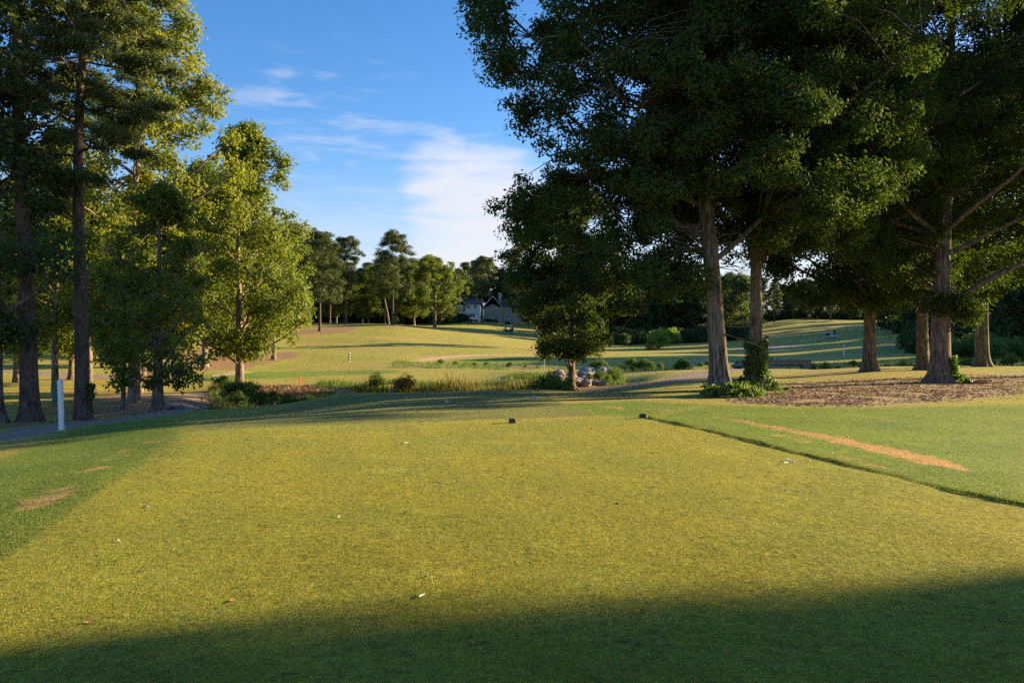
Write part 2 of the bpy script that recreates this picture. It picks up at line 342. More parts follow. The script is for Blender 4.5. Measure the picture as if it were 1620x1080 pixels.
M['cart_body'] = plain('cart_body', (.62, .60, .55), .3)
M['cart_dark'] = plain('cart_dark_body', (.05, .07, .09), .3)
M['cart_roof'] = plain('cart_roof', (.70, .66, .58), .4)
M['seat'] = plain('seat_vinyl', (.30, .27, .22), .6)
M['siding_white'] = plain('white_siding', (.84, .85, .87), .7)
M['siding_blue'] = plain('blue_siding', (.22, .30, .46), .7)
M['siding_tan'] = plain('tan_siding', (.42, .37, .31), .8)
M['roof'] = plain('roof_shingle', (.07, .07, .08), .9, .2, 0, .25, 20)
M['glass'] = plain('dark_glass', (.03, .04, .05), .12, .6)
M['red_wood'] = plain('red_wood', (.22, .06, .05), .8)
M['stone'] = plain('bridge_stone', (.25, .21, .18), .9, .2, 0, .5, 3, .6)
M['rock'] = plain('rock', (.27, .22, .20), .9, .2, 0, .5, 2.5, .8)
M['rock_grey'] = plain('grey_rock', (.20, .20, .22), .9, .2, 0, .5, 2.5, .8)
M['dry_leaf'] = plain('dry_leaf', (.34, .17, .07), .8)
M['tee_chip'] = plain('pale_chip', (.72, .68, .60), .6)
M['clod'] = plain('dark_clod', (.07, .055, .02), .9)
M['straw'] = plain('straw', (.34, .22, .13), .9)
m, t, out = new_mat('creek_water')
p = t.new('ShaderNodeBsdfPrincipled', inp={'Base Color': (.02, .025, .015, 1), 'Roughness': .08, 'Specular IOR Level': .5,
          'Normal': t.bump(t.noise(t.new('ShaderNodeTexCoord').outputs['Object'], 4.0, 3), .15, .02)}); t.l.new(p.outputs[0], out.inputs[0]); M['water'] = m

# ------------------------------------------------------------------ ground regions (pixels unprojected on to the terrain once, then real metres)
def H(pts): return [hit(*p) for p in pts]
REG = {
 's_tee2': ('poly', [(-5.6, 14.0)] + H([(300, 682)]) + H([(330, 664), (470, 640), (560, 626), (700, 619), (850, 617), (890, 640)]) + H([(945, 657)])),
 's_path': ('multi', [('line', [(-40, 11.5), (-22, 13.5)] + H([(0, 692), (60, 680), (120, 671)]) + [(-11.4, 22.5), (-11.6, 27)] + H([(300, 643), (290, 636), (300, 628)]) + H([(325, 622)]), [1.0, 1.0, 1.1, 1.1, 1.0, .9, .9, 1.0, 1.1, 1.1, 1.0]),
                      ('line', H([(0, 588), (90, 590), (180, 597)]) + H([(60, 592)]), 1.3),
                      ('line', H([(985, 612), (1040, 607), (1078, 601), (1100, 594), (1118, 589), (1160, 585)]) + H([(1215, 580), (1255, 577)]), [.7, .9, 1.3, 1.7, 1.7, 1.4, 1.3, 1.3]),
                      ('line', H([(1090, 573), (1120, 571), (1180, 573), (1240, 573)]), 1.4),
                      ('line', H([(1180, 555), (1225, 549), (1260, 546)]), 3.0)]),
 's_mulch': ('poly', H([(1150, 637), (1250, 640), (1370, 643), (1480, 636), (1640, 622), (1640, 588), (1500, 594), (1400, 599), (1300, 602), (1215, 607), (1180, 620)])),
 's_strip': ('multi', [('line', H([(1135, 660), (1180, 668), (1240, 680), (1330, 697), (1400, 712), (1490, 735), (1530, 745)]), [.06, .10, .18, .26, .34, .30, .05]),
                       ('line', H([(1230, 688), (1280, 700)]), .05), ('line', H([(1330, 723), (1420, 746)]), .05), ('line', H([(1020, 647), (1050, 649)]), .09), ('line', H([(960, 643), (985, 647)]), .10),
                       ('line', H([(40, 806), (66, 793), (96, 780)]), [.05, .17, .12]), ('line', H([(22, 796), (36, 792)]), .06), ('line', H([(88, 776), (112, 766)]), .08), ('line', H([(138, 744), (162, 740)]), .09), ('line', H([(166, 727), (184, 724)]), .08), ('line', H([(190, 713), (206, 711)]), .07), ('line', H([(230, 700), (250, 699)]), .06)]),
 's_pale': ('multi', [('line', H([(650, 572), (700, 565), (745, 562), (800, 561), (850, 560)]), [.6, 1.3, 1.6, 1.0, .4]),
                      ('line', H([(345, 594), (370, 590), (385, 588)]), .9), ('line', H([(285, 634), (330, 624), (375, 617)]), [.8, 1.5, 1.2]), ('line', [(-15.5, 14.6), (-10.6, 16.6)], [.6, .25]),
                      ('line', H([(1220, 612), (1330, 603)]), .35)]),
 's_straw': ('multi', [('line', H([(325, 583), (360, 572), (420, 563), (450, 558)]), [3.2, 4.5, 4, 2]), ('line', H([(460, 528), (500, 524), (545, 518)]), [3, 7, 3]),
                       ('line', H([(615, 517), (630, 517)]), 2.4), ('line', H([(858, 555), (880, 556)]), 3.5), ('line', H([(100, 655), (150, 654), (220, 650), (250, 652)]), [1.4, 2.0, 1.8, 1.2]), ('line', H([(270, 560), (300, 556)]), 3.2),
                       ('line', H([(120, 600), (240, 590)]), 2.2), ('line', H([(200, 618), (120, 622)]), .9), ('line', H([(690, 519), (700, 519)]), 1.6), ('line', H([(0, 675), (160, 664)]), [.7, .6])]),
 's_bank': ('multi', [('line', H([(395, 633), (430, 622), (500, 622)]), [2.4, 3.4, 3.0]), ('line', [(-18, 40), (-8, 41), (0, 41.5), (4, 42)], 4.2), ('line', H([(800, 605), (850, 603), (880, 598)]), [1.2, 3.5, 3.5]),
                      ('line', H([(640, 581), (800, 580), (860, 579)]) , 1.4), ('line', H([(1440, 548), (1500, 552)]), 5.0)]),
 's_green': ('multi', [('poly', H([(1025, 662), (1110, 640), (1250, 645), (1640, 640), (1640, 820), (1300, 727)])), ('poly', H([(0, 880), (285, 690), (300, 670), (240, 662), (100, 684), (0, 730)]) + [(-12, 6)]),
                       ('poly', H([(885, 640), (940, 657), (1020, 660), (1120, 640), (1000, 633)])), ('poly', H([(700, 572), (760, 566), (870, 566), (870, 577), (760, 579)])),
                       ('line', H([(330, 600), (450, 592), (560, 590)]), [3, 6, 4])]),
}
def region(P, spec):
    if spec[0] == 'poly': return in_poly_sd(P, spec[1])
    if spec[0] == 'line': return line_sd(P, spec[1], spec[2])
    out = None
    for s in spec[1]:
        v = region(P, s); out = v if out is None else np.maximum(out, v)
    return out

def ground_material():
    m, t, out = new_mat('turf_and_soil')
    P = t.new('ShaderNodeNewGeometry').outputs['Position']
    A = {k: t.new('ShaderNodeAttribute', attribute_name=k).outputs['Fac'] for k in ['s_tee'] + list(REG)}
    fine = t.noise(P, 85, 3, .7); blade = t.noise(P, 260, 2, .6); med = t.noise(P, 5.5, 4, .6); big = t.noise(P, .55, 4, .55); huge = t.noise(P, .07, 3, .5)
    wob = t.noise(P, 3.2, 5, .65); wobf = t.noise(P, 17, 4, .65)
    streak = t.noise(t.scale(P, (1, 3.0, 1)), 1.5, 5, .6)
    cd = t.new('ShaderNodeTexCoord')
    # fairway
    c = t.mix(t.ss(big, .35, .68), (.315, .285, .034), (.220, .245, .030))
    c = t.mix(t.ss(huge, .40, .62, 0, .8), c, (.35, .255, .060))
    c = t.mix(t.ss(streak, .55, .75, 0, .5), c, (.38, .255, .065))
    # greener cut grass
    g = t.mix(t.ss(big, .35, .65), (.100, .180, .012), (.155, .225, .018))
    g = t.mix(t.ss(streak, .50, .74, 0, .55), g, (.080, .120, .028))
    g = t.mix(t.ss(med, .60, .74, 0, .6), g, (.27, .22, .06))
    wv_ = t.math('MULTIPLY', t.math('SUBTRACT', wob, .5), 1.0)
    wf = t.math('MULTIPLY', t.math('SUBTRACT', wobf, .5), .22)
    def mask(k, soft, nz, off=0.0): return t.ss(t.math('ADD', A[k], t.math('ADD', nz, off)), -soft, soft)
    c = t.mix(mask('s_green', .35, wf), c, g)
    # tee turf
    tee = t.mix(t.ss(big, .38, .62), (.305, .270, .023), (.240, .250, .025))
    tee = t.mix(t.ss(med, .50, .72, 0, .55), tee, (.27, .20, .055))
    tee = t.mix(t.ss(streak, .58, .78, 0, .5), tee, (.13, .135, .034))
    tee = t.mix(t.ss(t.noise(t.scale(P, (1, 1.6, 1)), .8, 4, .55), .55, .72, 0, .75), tee, (.36, .345, .045))
    mow = t.math('SINE', t.math('MULTIPLY', t.vmath('DOT_PRODUCT', P, (.968, .25, 0)), 5.2)); tee = t.mix(t.ss(mow, -.3, .3, 0, .16), tee, (.16, .18, .03))
    tee2 = t.mix(t.ss(big, .35, .65), (.150, .170, .040), (.205, .200, .052))
    c = t.mix(mask('s_tee2', .06, wf, .03), c, tee2)
    c = t.mix(mask('s_tee', .035, t.math('MULTIPLY', wf, .25)), c, tee)
    # worn line down the tee
    f2 = t.noise(t.scale(P, (1, .6, 1)), 26, 4, .7); f3 = t.noise(P, 10, 4, .65)
    fmul = t.ss(t.math('ADD', t.math('MULTIPLY', fine, .40), t.math('ADD', t.math('MULTIPLY', f2, .38), t.math('MULTIPLY', f3, .22))), .34, .66, .45, 1.5)
    mu = t.new('ShaderNodeMix', data_type='RGBA', blend_type='MULTIPLY'); mu.inputs['Factor'].default_value = 1
    t.put(mu.inputs[6], c); cmb = t.new('ShaderNodeCombineXYZ', inp={0: fmul, 1: fmul, 2: fmul}); t.put(mu.inputs[7], cmb.outputs[0]); c = mu.outputs[2]
    # small dark thatch spots and scuffs
    sp = t.noise(t.scale(P, (1, 1.8, 1)), 4.3, 5, .7)
    c = t.mix(t.ss(sp, .575, .65, 0, .75), c, (.055, .055, .014))
    fl = t.noise(t.scale(P, (1, 1.2, 1)), 13, 5, .75); c = t.mix(t.ss(fl, .54, .62, 0, .7), c, (.075, .078, .016))
    fl2 = t.noise(t.scale(P, (1, 1.4, 1)), 7.7, 6, .8); c = t.mix(t.ss(fl2, .56, .68, 0, .6), c, (.40, .34, .085))
    # bare and covered ground
    straw = t.mix(t.ss(fine, .35, .65), (.15, .075, .045), (.34, .19, .12)); straw = t.mix(t.ss(med, .5, .75, 0, .6), straw, (.28, .22, .07))
    c = t.mix(mask('s_straw', .5, wv_), c, straw)
    bank = t.mix(t.ss(wobf, .38, .62), (.13, .075, .048), (.36, .24, .17)); bank = t.mix(t.ss(med, .52, .64, 0, .8), bank, (.13, .16, .04))
    c = t.mix(mask('s_bank', .5, wv_), c, bank)
    mulch = t.mix(t.ss(fine, .38, .60), (.17, .105, .075), (.42, .28, .20)); mulch = t.mix(t.ss(wobf, .55, .68, 0, .8), mulch, (.46, .33, .24))
    mulch = t.mix(t.ss(med, .55, .68, 0, .75), mulch, (.26, .22, .06)); mulch = t.mix(t.ss(t.noise(P, 9, 4), .60, .68, 0, .7), mulch, (.06, .04, .03))
    c = t.mix(mask('s_mulch', .8, t.math('MULTIPLY', wv_, 1.6)), c, mulch)
    strip = t.mix(t.ss(fine, .35, .65), (.48, .20, .085), (.66, .34, .16)); strip = t.mix(t.ss(wobf, .47, .60, 0, .9), strip, (.21, .20, .035)); strip = t.mix(t.ss(f2, .55, .68, 0, .6), strip, (.22, .12, .05))
    c = t.mix(mask('s_strip', .05, t.math('ADD', t.math('MULTIPLY', wf, 4.0), t.math('MULTIPLY', wv_, 1.1))), c, strip)
    pale = t.mix(t.ss(wobf, .4, .62), (.42, .26, .16), (.60, .44, .32)); pale = t.mix(t.ss(med, .45, .62, 0, .6), pale, (.36, .27, .09))
    c = t.mix(mask('s_pale', .6, wv_), c, pale)
    road = t.mix(t.ss(fine, .3, .7), (.24, .175, .135), (.34, .26, .205)); road = t.mix(t.ss(med, .55, .7, 0, .4), road, (.17, .14, .13))
    pm = mask('s_path', .05, t.math('MULTIPLY', wf, .7)); c = t.mix(pm, c, road)
    h = t.math('ADD', t.math('MULTIPLY', fine, .6), t.math('MULTIPLY', f2, .9)); h = t.math('ADD', h, t.math('MULTIPLY', med, 1.6))
    n = t.bump(h, .7, .035); 
    p = t.new('ShaderNodeBsdfPrincipled', inp={'Base Color': c, 'Roughness': .85, 'Specular IOR Level': .12, 'Normal': n})
    try:
        t.put(p.inputs['Sheen Weight'], t.math('MULTIPLY', t.math('SUBTRACT', 1.0, pm), .05)); p.inputs['Sheen Tint'].default_value = (.9, .85, .45, 1); p.inputs['Sheen Roughness'].default_value = .5
    except Exception: pass
    t.l.new(p.outputs[0], out.inputs[0]); return m
M['ground'] = ground_material()

def build_ground():
    # polar sheet, fine ahead of the camera and coarse behind; reaches past the horizon trees
    ang = np.concatenate([np.linspace(-180, -44, 70, endpoint=False), np.linspace(-44, 44, 980, endpoint=False), np.linspace(44, 180, 70, endpoint=False)])
    rad = np.concatenate([np.exp(np.linspace(math.log(.6), math.log(400), 520)), np.array([450, 520, 640, 800, 1100, 1600, 2400, 3800])])
    a = np.radians(ang)[:, None]; r = rad[None, :]; X = (r * np.sin(a)).ravel(); Y = (r * np.cos(a)).ravel(); Z = ground(X, Y)
    P = np.stack([X, Y], 1)
    st = in_poly_sd(P, TEE)
    # longer grass stands a few centimetres above the mown tee on its right-hand side
    side = X - (2.85 + (16.2 - Y) * (4.0 / 15.4))
    Z = Z + .009 * np.clip((-st) / .07, 0, 1) * np.clip((side + .4) / .4, 0, 1) * np.clip((19 - Y) / 3, 0, 1) * (Y < 19)
    nA, nR = len(ang), len(rad)
    i = np.arange(nA)[:, None]; j = np.arange(nR - 1)[None, :]; i2 = (i + 1) % nA
    q = np.stack([i * nR + j, i2 * nR + j, i2 * nR + j + 1, i * nR + j + 1], -1).reshape(-1, 4)[:, ::-1]
    V = np.stack([X, Y, Z], 1); c = len(V); V = np.vstack([V, [[0, 0, gz(0, .01)]]])
    tr = np.stack([np.full(nA, c), (np.arange(nA) + 1) % nA * nR, np.arange(nA) * nR], 1)
    at = {'s_tee': ('POINT', np.append(st, 1.0))}
    for k, s in REG.items(): at[k] = ('POINT', np.append(np.clip(region(P, s), -50, 50), -9))
    o = link('ground', mesh_np('ground', V, q, tr, [M['ground']], at, smooth=True)); tag(o, kind='structure')
build_ground()
# creek water in the channel
mb = MB()
def sheet(cells, z, name, mat):
    b = MB()
    for (x0, x1, y0, y1) in cells: b.add([(x0, y0, z), (x1, y0, z), (x1, y1, z), (x0, y1, z)], [(0, 1, 2, 3)])
    o = b.build(name, mat); tag(o, kind='structure'); return o
sheet([(-26, 9, 29, 46)], -2.12, 'creek_water', M['water'])

# ------------------------------------------------------------------ trees
def value3(P, s, seed):
    x, y, z = (P / s).T
    return (np.sin(1.7 * x + seed + 1.3 * np.sin(1.1 * y + seed)) + np.sin(1.9 * y - seed + 1.2 * np.sin(1.3 * z + 2 * seed)) + np.sin(1.6 * z + 1.5 * np.sin(1.2 * x - seed)) + np.sin(.9 * (x + y + z) + 3 * seed)) / 4
PROF = {
 'oak':   lambda t: np.clip(np.sin(np.pi * np.clip(.12 + t * .88, 0, 1)) ** .55, .05, 1),
 'round': lambda t: np.sqrt(np.clip(1 - (2 * t - 1) ** 2, .02, 1)),
 'gum':   lambda t: np.clip(np.minimum((t + .10) / .30, 1) ** .6 * np.clip((1.03 - t) / .62, 0, 1) ** .62, .05, 1),
 'column': lambda t: np.clip(np.minimum((t + .12) / .22, 1) * np.clip((1.04 - t) / .40, 0, 1) ** .5, .05, 1),
 'pine':  lambda t: np.clip(np.minimum((t + .15) / .35, 1) ** .8 * np.clip((1.06 - t) / .50, 0, 1) ** .6, .08, 1),
}
def leaf_mesh(name, mat, cen, rad, per, L, W, rng, flat=.75, upbias=.55, droop=0.0, axis=None):
    """leaves scattered through clumps; each leaf a small pointed face of its own"""
    n = len(cen); cnt = np.maximum(3, (per * (rad / rad.mean()) ** 2).astype(int)); idx = np.repeat(np.arange(n), cnt); N = len(idx)
    dv = rng.normal(size=(N, 3)); dv /= np.linalg.norm(dv, axis=1)[:, None]
    rr = rng.random(N) ** .42
    jag = 1 + .35 * value3(dv * 3 + cen[idx], .8, 2.2)
    off = dv * (rr * rad[idx] * jag)[:, None]; off[:, 2] *= flat; off[:, 2] -= droop * (off[:, 0] ** 2 + off[:, 1] ** 2) / (rad[idx] + .01)
    P = cen[idx] + off
    o_ = P - np.array([*(axis if axis is not None else P[:, :2].mean(0)), 0]); o_[:, 2] = 0; o_ /= np.linalg.norm(o_, axis=1)[:, None] + .5
    nrm = dv * .5 + o_ * .45 + np.array([0, 0, upbias * .6]) + rng.normal(size=(N, 3)) * .55; nrm /= np.linalg.norm(nrm, axis=1)[:, None]
    ax = dv + rng.normal(size=(N, 3)) * .9; ax -= (ax * nrm).sum(1)[:, None] * nrm; ax /= np.linalg.norm(ax, axis=1)[:, None]
    bx = np.cross(nrm, ax); ll = (L * rng.uniform(.65, 1.3, N))[:, None]; ww = (W * rng.uniform(.65, 1.25, N))[:, None]
    V = np.stack([P - ax * ll * .5, P + bx * ww * .5 + ax * ll * .08, P + ax * ll * .5 - nrm * ll * .12, P - bx * ww * .5 + ax * ll * .08], 1).reshape(-1, 3)
    q = np.arange(N * 4).reshape(-1, 4)
    cv = rng.random(n); var = np.clip(rng.random(N) * .7 + cv[idx] * .3, 0, 1)
    return mesh_np(name, V, q, None, [mat], {'var': ('FACE', var)})
def trunk_rings(b, H_, r0, rng, sides, lean, flare=.55, top=.98, wob=.012):
    nz = 26 if sides > 8 else 12; z = np.concatenate([[-.35, -.05], np.array([.08, .2, .38, .62, .95]), np.linspace(1.4, H_ * top, nz)])
    ph = rng.uniform(0, 6.28, 4); V = []; C_ = []
    for h in z:
        t = max(h, 0) / H_; r = r0 * (1 - .93 * t ** .95) + .01
        c = np.array([lean[0] * t * H_ + math.sin(h * .35 + ph[0]) * wob * h, lean[1] * t * H_ + math.cos(h * .31 + ph[1]) * wob * h, h]); C_.append(c)
        a = np.linspace(0, 2 * math.pi, sides, endpoint=False)
        fl = 1 + flare * math.exp(-max(h, 0) / .32) * (1 + .45 * np.cos(5 * a + ph[2])) + .05 * np.cos(3 * a + ph[3] + h * .2) + .03 * np.sin(7 * a + h * .6)
        V.append(np.stack([c[0] + r * fl * np.cos(a), c[1] + r * fl * np.sin(a), np.full(sides, h)], 1))
    V = np.vstack(V); n = len(z); i = np.arange(n - 1)[:, None] * sides; k = np.arange(sides)[None, :]; k2 = (k + 1) % sides
    b.add(V, np.stack([i + k, i + k2, i + sides + k2, i + sides + k], -1).reshape(-1, 4)); return np.array(C_), z
def tree_meshes(key, kind='oak', H_=20, base=.25, rad=6, r0=.35, n=300, per=220, cr=.85, L=.17, W=.09, leaf='oak_leaf', bark='bark', seed=1,
                off=(0, 0), lean=(0, 0), limbs=12, sides=18, gap=-.25, extra=(), bias=.45, flat=.75, top=.98, flare=.55, upbias=.55, lump=.28, cut=None, dead=0, twigs=True):
    rng = np.random.default_rng(seed); b = MB(); TC, tz = trunk_rings(b, H_, r0, rng, sides, lean, flare, top)
    def trunk_at(h): return np.array([np.interp(h, tz, TC[:, k]) for k in range(3)])
    z0 = base * H_; cen = []
    tries = 0
    while len(cen) < n and tries < n * 60:
        tries += 1; t = rng.random() ** .9; a = rng.uniform(0, 2 * math.pi)
        R_ = rad * float(PROF[kind](np.array(t))) * (1 + lump * float(value3(np.array([[math.cos(a) * 2, math.sin(a) * 2, t * 5]]), 1.0, seed * 1.7)[0]))
        s = rng.random() ** bias; h = z0 + t * (H_ - z0)
        if kind == 'pine':   # tiers
            q_ = t * 8 + .8 * math.sin(a * 2 + seed); h = z0 + (t * .35 + .65 * (round(q_) - .8 * math.sin(a * 2 + seed)) / 8 + rng.normal() * .015) * (H_ - z0) + .10 * R_ * s
        ct = trunk_at(min(h, H_)); k = min(1, t * 1.2 + .25)
        p = np.array([ct[0] + off[0] * k + math.cos(a) * R_ * s, ct[1] + off[1] * k + math.sin(a) * R_ * s, h])
        if float(value3(p[None], max(1.1, rad * .28), seed * .77)[0]) < gap: continue
        if cut is not None and cut(p): continue
        cen.append(p)
    for (x, y, z, rr, m) in extra:
        dv = rng.normal(size=(m, 3)) * rr * .5; cen += list(np.array([x, y, z]) + dv * np.array([1, 1, .6]))
    cen = np.array(cen); cr_ = cr * rng.uniform(.6, 1.25, len(cen))
    # limbs to far clumps, twigs to the rest
    hd = np.hypot(cen[:, 0] - TC[0, 0], cen[:, 1] - TC[0, 1]); pick = []
    order = np.argsort(-hd * rng.uniform(.7, 1.0, len(cen)))
    for i in order:
        if len(pick) >= limbs: break
        if kind == 'oak' and H_ > 15 and cen[i][2] < z0 + 1.6: continue
        if all(np.linalg.norm(cen[i] - cen[j]) > rad * .42 for j in pick): pick.append(i)
    samp = [np.array([trunk_at(h) for h in np.linspace(z0 * .9, H_ * .95, 12)])]
    for i in pick:
        T = cen[i]; hdist = hd[i]; rise = {'pine': .12, 'gum': .75, 'column': .6}.get(kind, .62)
        hs = np.clip(T[2] - hdist * rise, z0 * .72, H_ * .93) if T[2] > z0 * .8 else max(T[2] + .4, 1.0); A = trunk_at(hs); hs = A[2]
        B = A + (T - A) * np.array([.5, .5, .42]) + rng.normal(size=3) * hdist * .05
        u = np.linspace(0, 1, 8)[:, None]; pts = (1 - u) ** 2 * A + 2 * u * (1 - u) * B + u ** 2 * T
        pts[1:-1] += rng.normal(size=(6, 3)) * .05 * min(1.5, rad * .25)
        rb = max(.03, r0 * (1 - .93 * hs / H_) * (.30 if kind == 'pine' else .42)); b.tube(pts, np.linspace(rb, .022, 8) , 6 if sides > 8 else 4, cap=False); samp.append(pts[2:])
    S = np.vstack(samp)
    if twigs:
        for i in range(len(cen)):
            dd = np.linalg.norm((S - cen[i]) * np.array([1, 1, 1.4]), axis=1) + np.maximum(S[:, 2] - cen[i, 2], 0) * .8; j = int(dd.argmin())
            if dd[j] < .25: continue
            mid = (S[j] + cen[i]) / 2 + np.array([0, 0, .12 * dd[j]]); b.tube([S[j], mid, cen[i]], [.028, .018, .009] if sides > 8 else [.05, .035, .02], 3, cap=False)
    for k in range(dead):
        a = rng.uniform(-2.8, .6); h = rng.uniform(1.8, 5.0); A = trunk_at(h); ln = rng.uniform(.5, 1.6); pts = [A]
        dv = np.array([math.cos(a), math.sin(a), rng.uniform(-.5, .3)])
        for j in range(5): pts.append(pts[-1] + dv * ln / 5 + rng.normal(size=3) * .05)
        b.tube(pts, np.linspace(.018, .005, 6), 4, cap=False); q0 = pts[3]
        for j in range(2): b.tube([q0, q0 + dv * .2 + rng.normal(size=3) * .12, q0 + dv * .4 + rng.normal(size=3) * .22], [.009, .006, .003], 3, cap=False)
    tm = b.mesh(key + '_trunk', M[bark], smooth=True)
    cm = leaf_mesh(key + '_crown', M[leaf], cen, cr_, per, L, W, rng, flat, upbias)
    return tm, cm
def place_tree(name, meshes, x, y, label, cat='tree', rz=0.0, sc=1.0, group=None, dz=0.0):
    e = empty(name, (x, y, gz(x, y) + dz), rz, sc); tag(e, label, cat, group)
    link('trunk', meshes[0], e); link('crown', meshes[1], e); return e
def at_px(px, D): return ((px - CX) / FPX * D, D)

# ---- the oaks on the right
def left_low(p):   # oak one: crown hangs lower on the left than in the middle
    return False
oak1 = tree_meshes('oak_one', H_=21, base=.225, rad=5.8, r0=.27, flare=.9, n=1400, per=230, cr=.55, lump=.40, L=.14, W=.07, seed=11, off=(.5, -.2), lean=(-.085, 0.0), limbs=22, sides=28, gap=-.30, dead=12,
        extra=[(-2.2, -.4, 3.7, 1.0, 14), (-1.2, .2, 3.6, .8, 8), (-6.0, .2, 5.6, .9, 12), (-5.2, .5, 6.4, 1.2, 12), (-3.6, .4, 4.6, 1.2, 14), (2.0, -.5, 5.0, 1.4, 14)], cut=lambda p: p[2] < 5.6 and p[0] > -2.0 and p[0] < 1.6 and p[1] < .6)
oak2 = tree_meshes('oak_two', H_=19, base=.25, rad=5.4, r0=.22, flare=.7, n=820, per=240, cr=.60, lump=.45, L=.14, W=.07, seed=23, off=(.8, .5), lean=(.006, 0), limbs=16, sides=22, gap=-.28, dead=3)
oak3 = tree_meshes('oak_three', H_=20, base=.22, rad=6.8, r0=.38, flare=.75, n=960, per=240, cr=.66, lump=.45, L=.16, W=.08, seed=37, off=(.2, .2), lean=(.025, 0), limbs=20, sides=28, gap=-.18, dead=2, leaf='oak_leaf', cut=lambda p: p[2] < 7.5 and p[1] < -1.2 and p[0] < 3,
        extra=[(.35, -.35, 3.05, .55, 7), (-.3, -.45, 3.2, .35, 4), (.9, -.2, 2.9, .3, 3)])
oak4 = tree_meshes('oak_four', H_=19, base=.19, rad=6.0, r0=.36, n=560, per=190, cr=.85, lump=.4, L=.22, W=.12, seed=41, off=(-.6, .2), limbs=16, sides=20, gap=-.2)
oak5 = tree_meshes('oak_five', H_=18, base=.22, rad=4.8, r0=.34, n=420, per=190, cr=.85, lump=.4, L=.22, W=.12, seed=43, limbs=14, sides=20, gap=-.2, lean=(-.01, 0))
oak6 = tree_meshes('oak_six', H_=19, base=.22, rad=6.0, r0=.42, n=520, per=190, cr=.9, lump=.4, L=.22, W=.12, seed=47, limbs=14, sides=20, gap=-.15, off=(.5, 0), lean=(.012, 0))
place_tree('oak_tree', oak1, *at_px(1140, 23), 'large oak leaning slightly left, pale sunlit streak down its right side, weeds at its foot')
place_tree('oak_tree', oak2, *at_px(1196, 26), 'dark-trunked oak with thick ivy round its foot, just right of the pale-streaked oak')
place_tree('oak_tree', oak3, *at_px(1488, 31), 'stout oak standing on bare brown ground with a leafy tuft halfway up its trunk')
place_tree('oak_tree', oak4, *at_px(1376, 43), 'dark oak with flared foot in front of the shaded far fairway')
place_tree('oak_tree', oak5, *at_px(1461, 44), 'plain oak trunk close behind the left side of the tufted oak')
oak7 = tree_meshes('oak_seven', H_=20, base=.46, rad=6.2, r0=.36, n=360, per=220, cr=.95, L=.22, W=.12, seed=59, limbs=14, sides=18, gap=-.05)
place_tree('oak_tree', oak7, 28.5, 38.5, 'oak outside the picture on the right whose boughs reach into the top right corner', rz=2.1)
place_tree('oak_tree', oak6, *at_px(1553, 49), 'oak with wide spreading roots near the right edge, behind the tufted oak')
# small shade tree in the middle
mid = tree_meshes('mid_tree', kind='oak', H_=11.8, base=.10, rad=4.3, r0=.20, n=720, per=90, cr=.58, L=.19, W=.11, seed=53, off=(-.2, .0), limbs=16, sides=16, gap=-.30, leaf='oak_leaf', flare=.5, lump=.45,
        cut=lambda p: (p[2] < 4.0 and (p[0] < -1.7 or p[0] > 2.0)) or (p[2] < 6 and p[0] < -2.8) or p[0] > 4.4 or p[2] < 1.9)
place_tree('shade_tree', mid, *at_px(904, 45), 'dark leafy tree with a low skirt of branches standing alone just beyond the tee')
# ---- trees on the left
pineN = \
        tree_meshes('pine_near', kind='pine', H_=19, base=.40, rad=3.0, r0=.255, n=250, per=230, cr=.46, L=.26, W=.035, seed=61, lean=(-.03, 0), limbs=26, sides=20, leaf='needle', bark='bark_pine', flat=.42, gap=-.45, flare=.5, upbias=.2)
pineN2 = tree_meshes('pine_near_two', kind='pine', H_=20, base=.34, rad=2.9, r0=.215, n=270, per=230, cr=.46, L=.26, W=.035, seed=67, limbs=28, sides=18, leaf='needle', bark='bark_pine', flat=.42, gap=-.45, flare=.35, upbias=.2)
place_tree('pine_tree', pineN, *at_px(47, 23), 'tall pine with long bare grey trunk leaning left beside the cart path')
place_tree('pine_tree', pineN2, *at_px(130, 24), 'straight dark pine right of the white sign post')
gumA = tree_meshes('gum_left', kind='column', H_=15, base=.16, rad=2.6, r0=.26, n=120, per=130, cr=.7, L=.18, W=.12, seed=71, limbs=14, sides=16, leaf='dark_leaf', gap=-.35)
place_tree('hardwood_tree', gumA, *at_px(-12, 22.5), 'dark leafy tree at the left edge beside the leaning pine')
goldt = tree_meshes('gold_tree', kind='gum', H_=25, base=.10, rad=4.0, r0=.24, n=620, per=100, cr=.62, L=.18, W=.13, seed=73, limbs=24, sides=16, leaf='gold_leaf', bark='bark_pale', gap=-.20, off=(.2, 0), lump=.5)
place_tree('hardwood_tree', goldt, *at_px(212, 37), 'very tall tree with yellow leaves among the green, behind the two dark pines')
smallt = tree_meshes('low_tree', kind='oak', H_=8.6, base=.08, rad=1.9, r0=.20, n=210, per=75, cr=.42, L=.16, W=.10, seed=79, limbs=16, sides=14, leaf='gum_leaf', gap=-.12, off=(.1, 0), lump=.75, cut=lambda p: p[2] < 1.0)
slim = tree_meshes('slim_tree', kind='oak', H_=13, base=.24, rad=2.6, r0=.17, n=190, per=80, cr=.55, L=.18, W=.12, seed=80, limbs=14, sides=12, leaf='gum_leaf', gap=-.12, lump=.6)
place_tree('hardwood_tree', smallt, *at_px(250, 30), 'low bushy tree with branches reaching right over the end of the path')
midgum = tree_meshes('mid_gum', kind='gum', H_=15.2, base=.13, rad=3.9, r0=.235, n=480, per=80, cr=.58, L=.19, W=.13, seed=83, limbs=22, sides=16, leaf='gum_leaf', bark='bark_pale', gap=-.14, off=(.45, 0), lump=.42)
place_tree('hardwood_tree', midgum, *at_px(379, 44.5), 'tall green tree with pale upper limbs standing at the creek bank by the path', rz=.4)
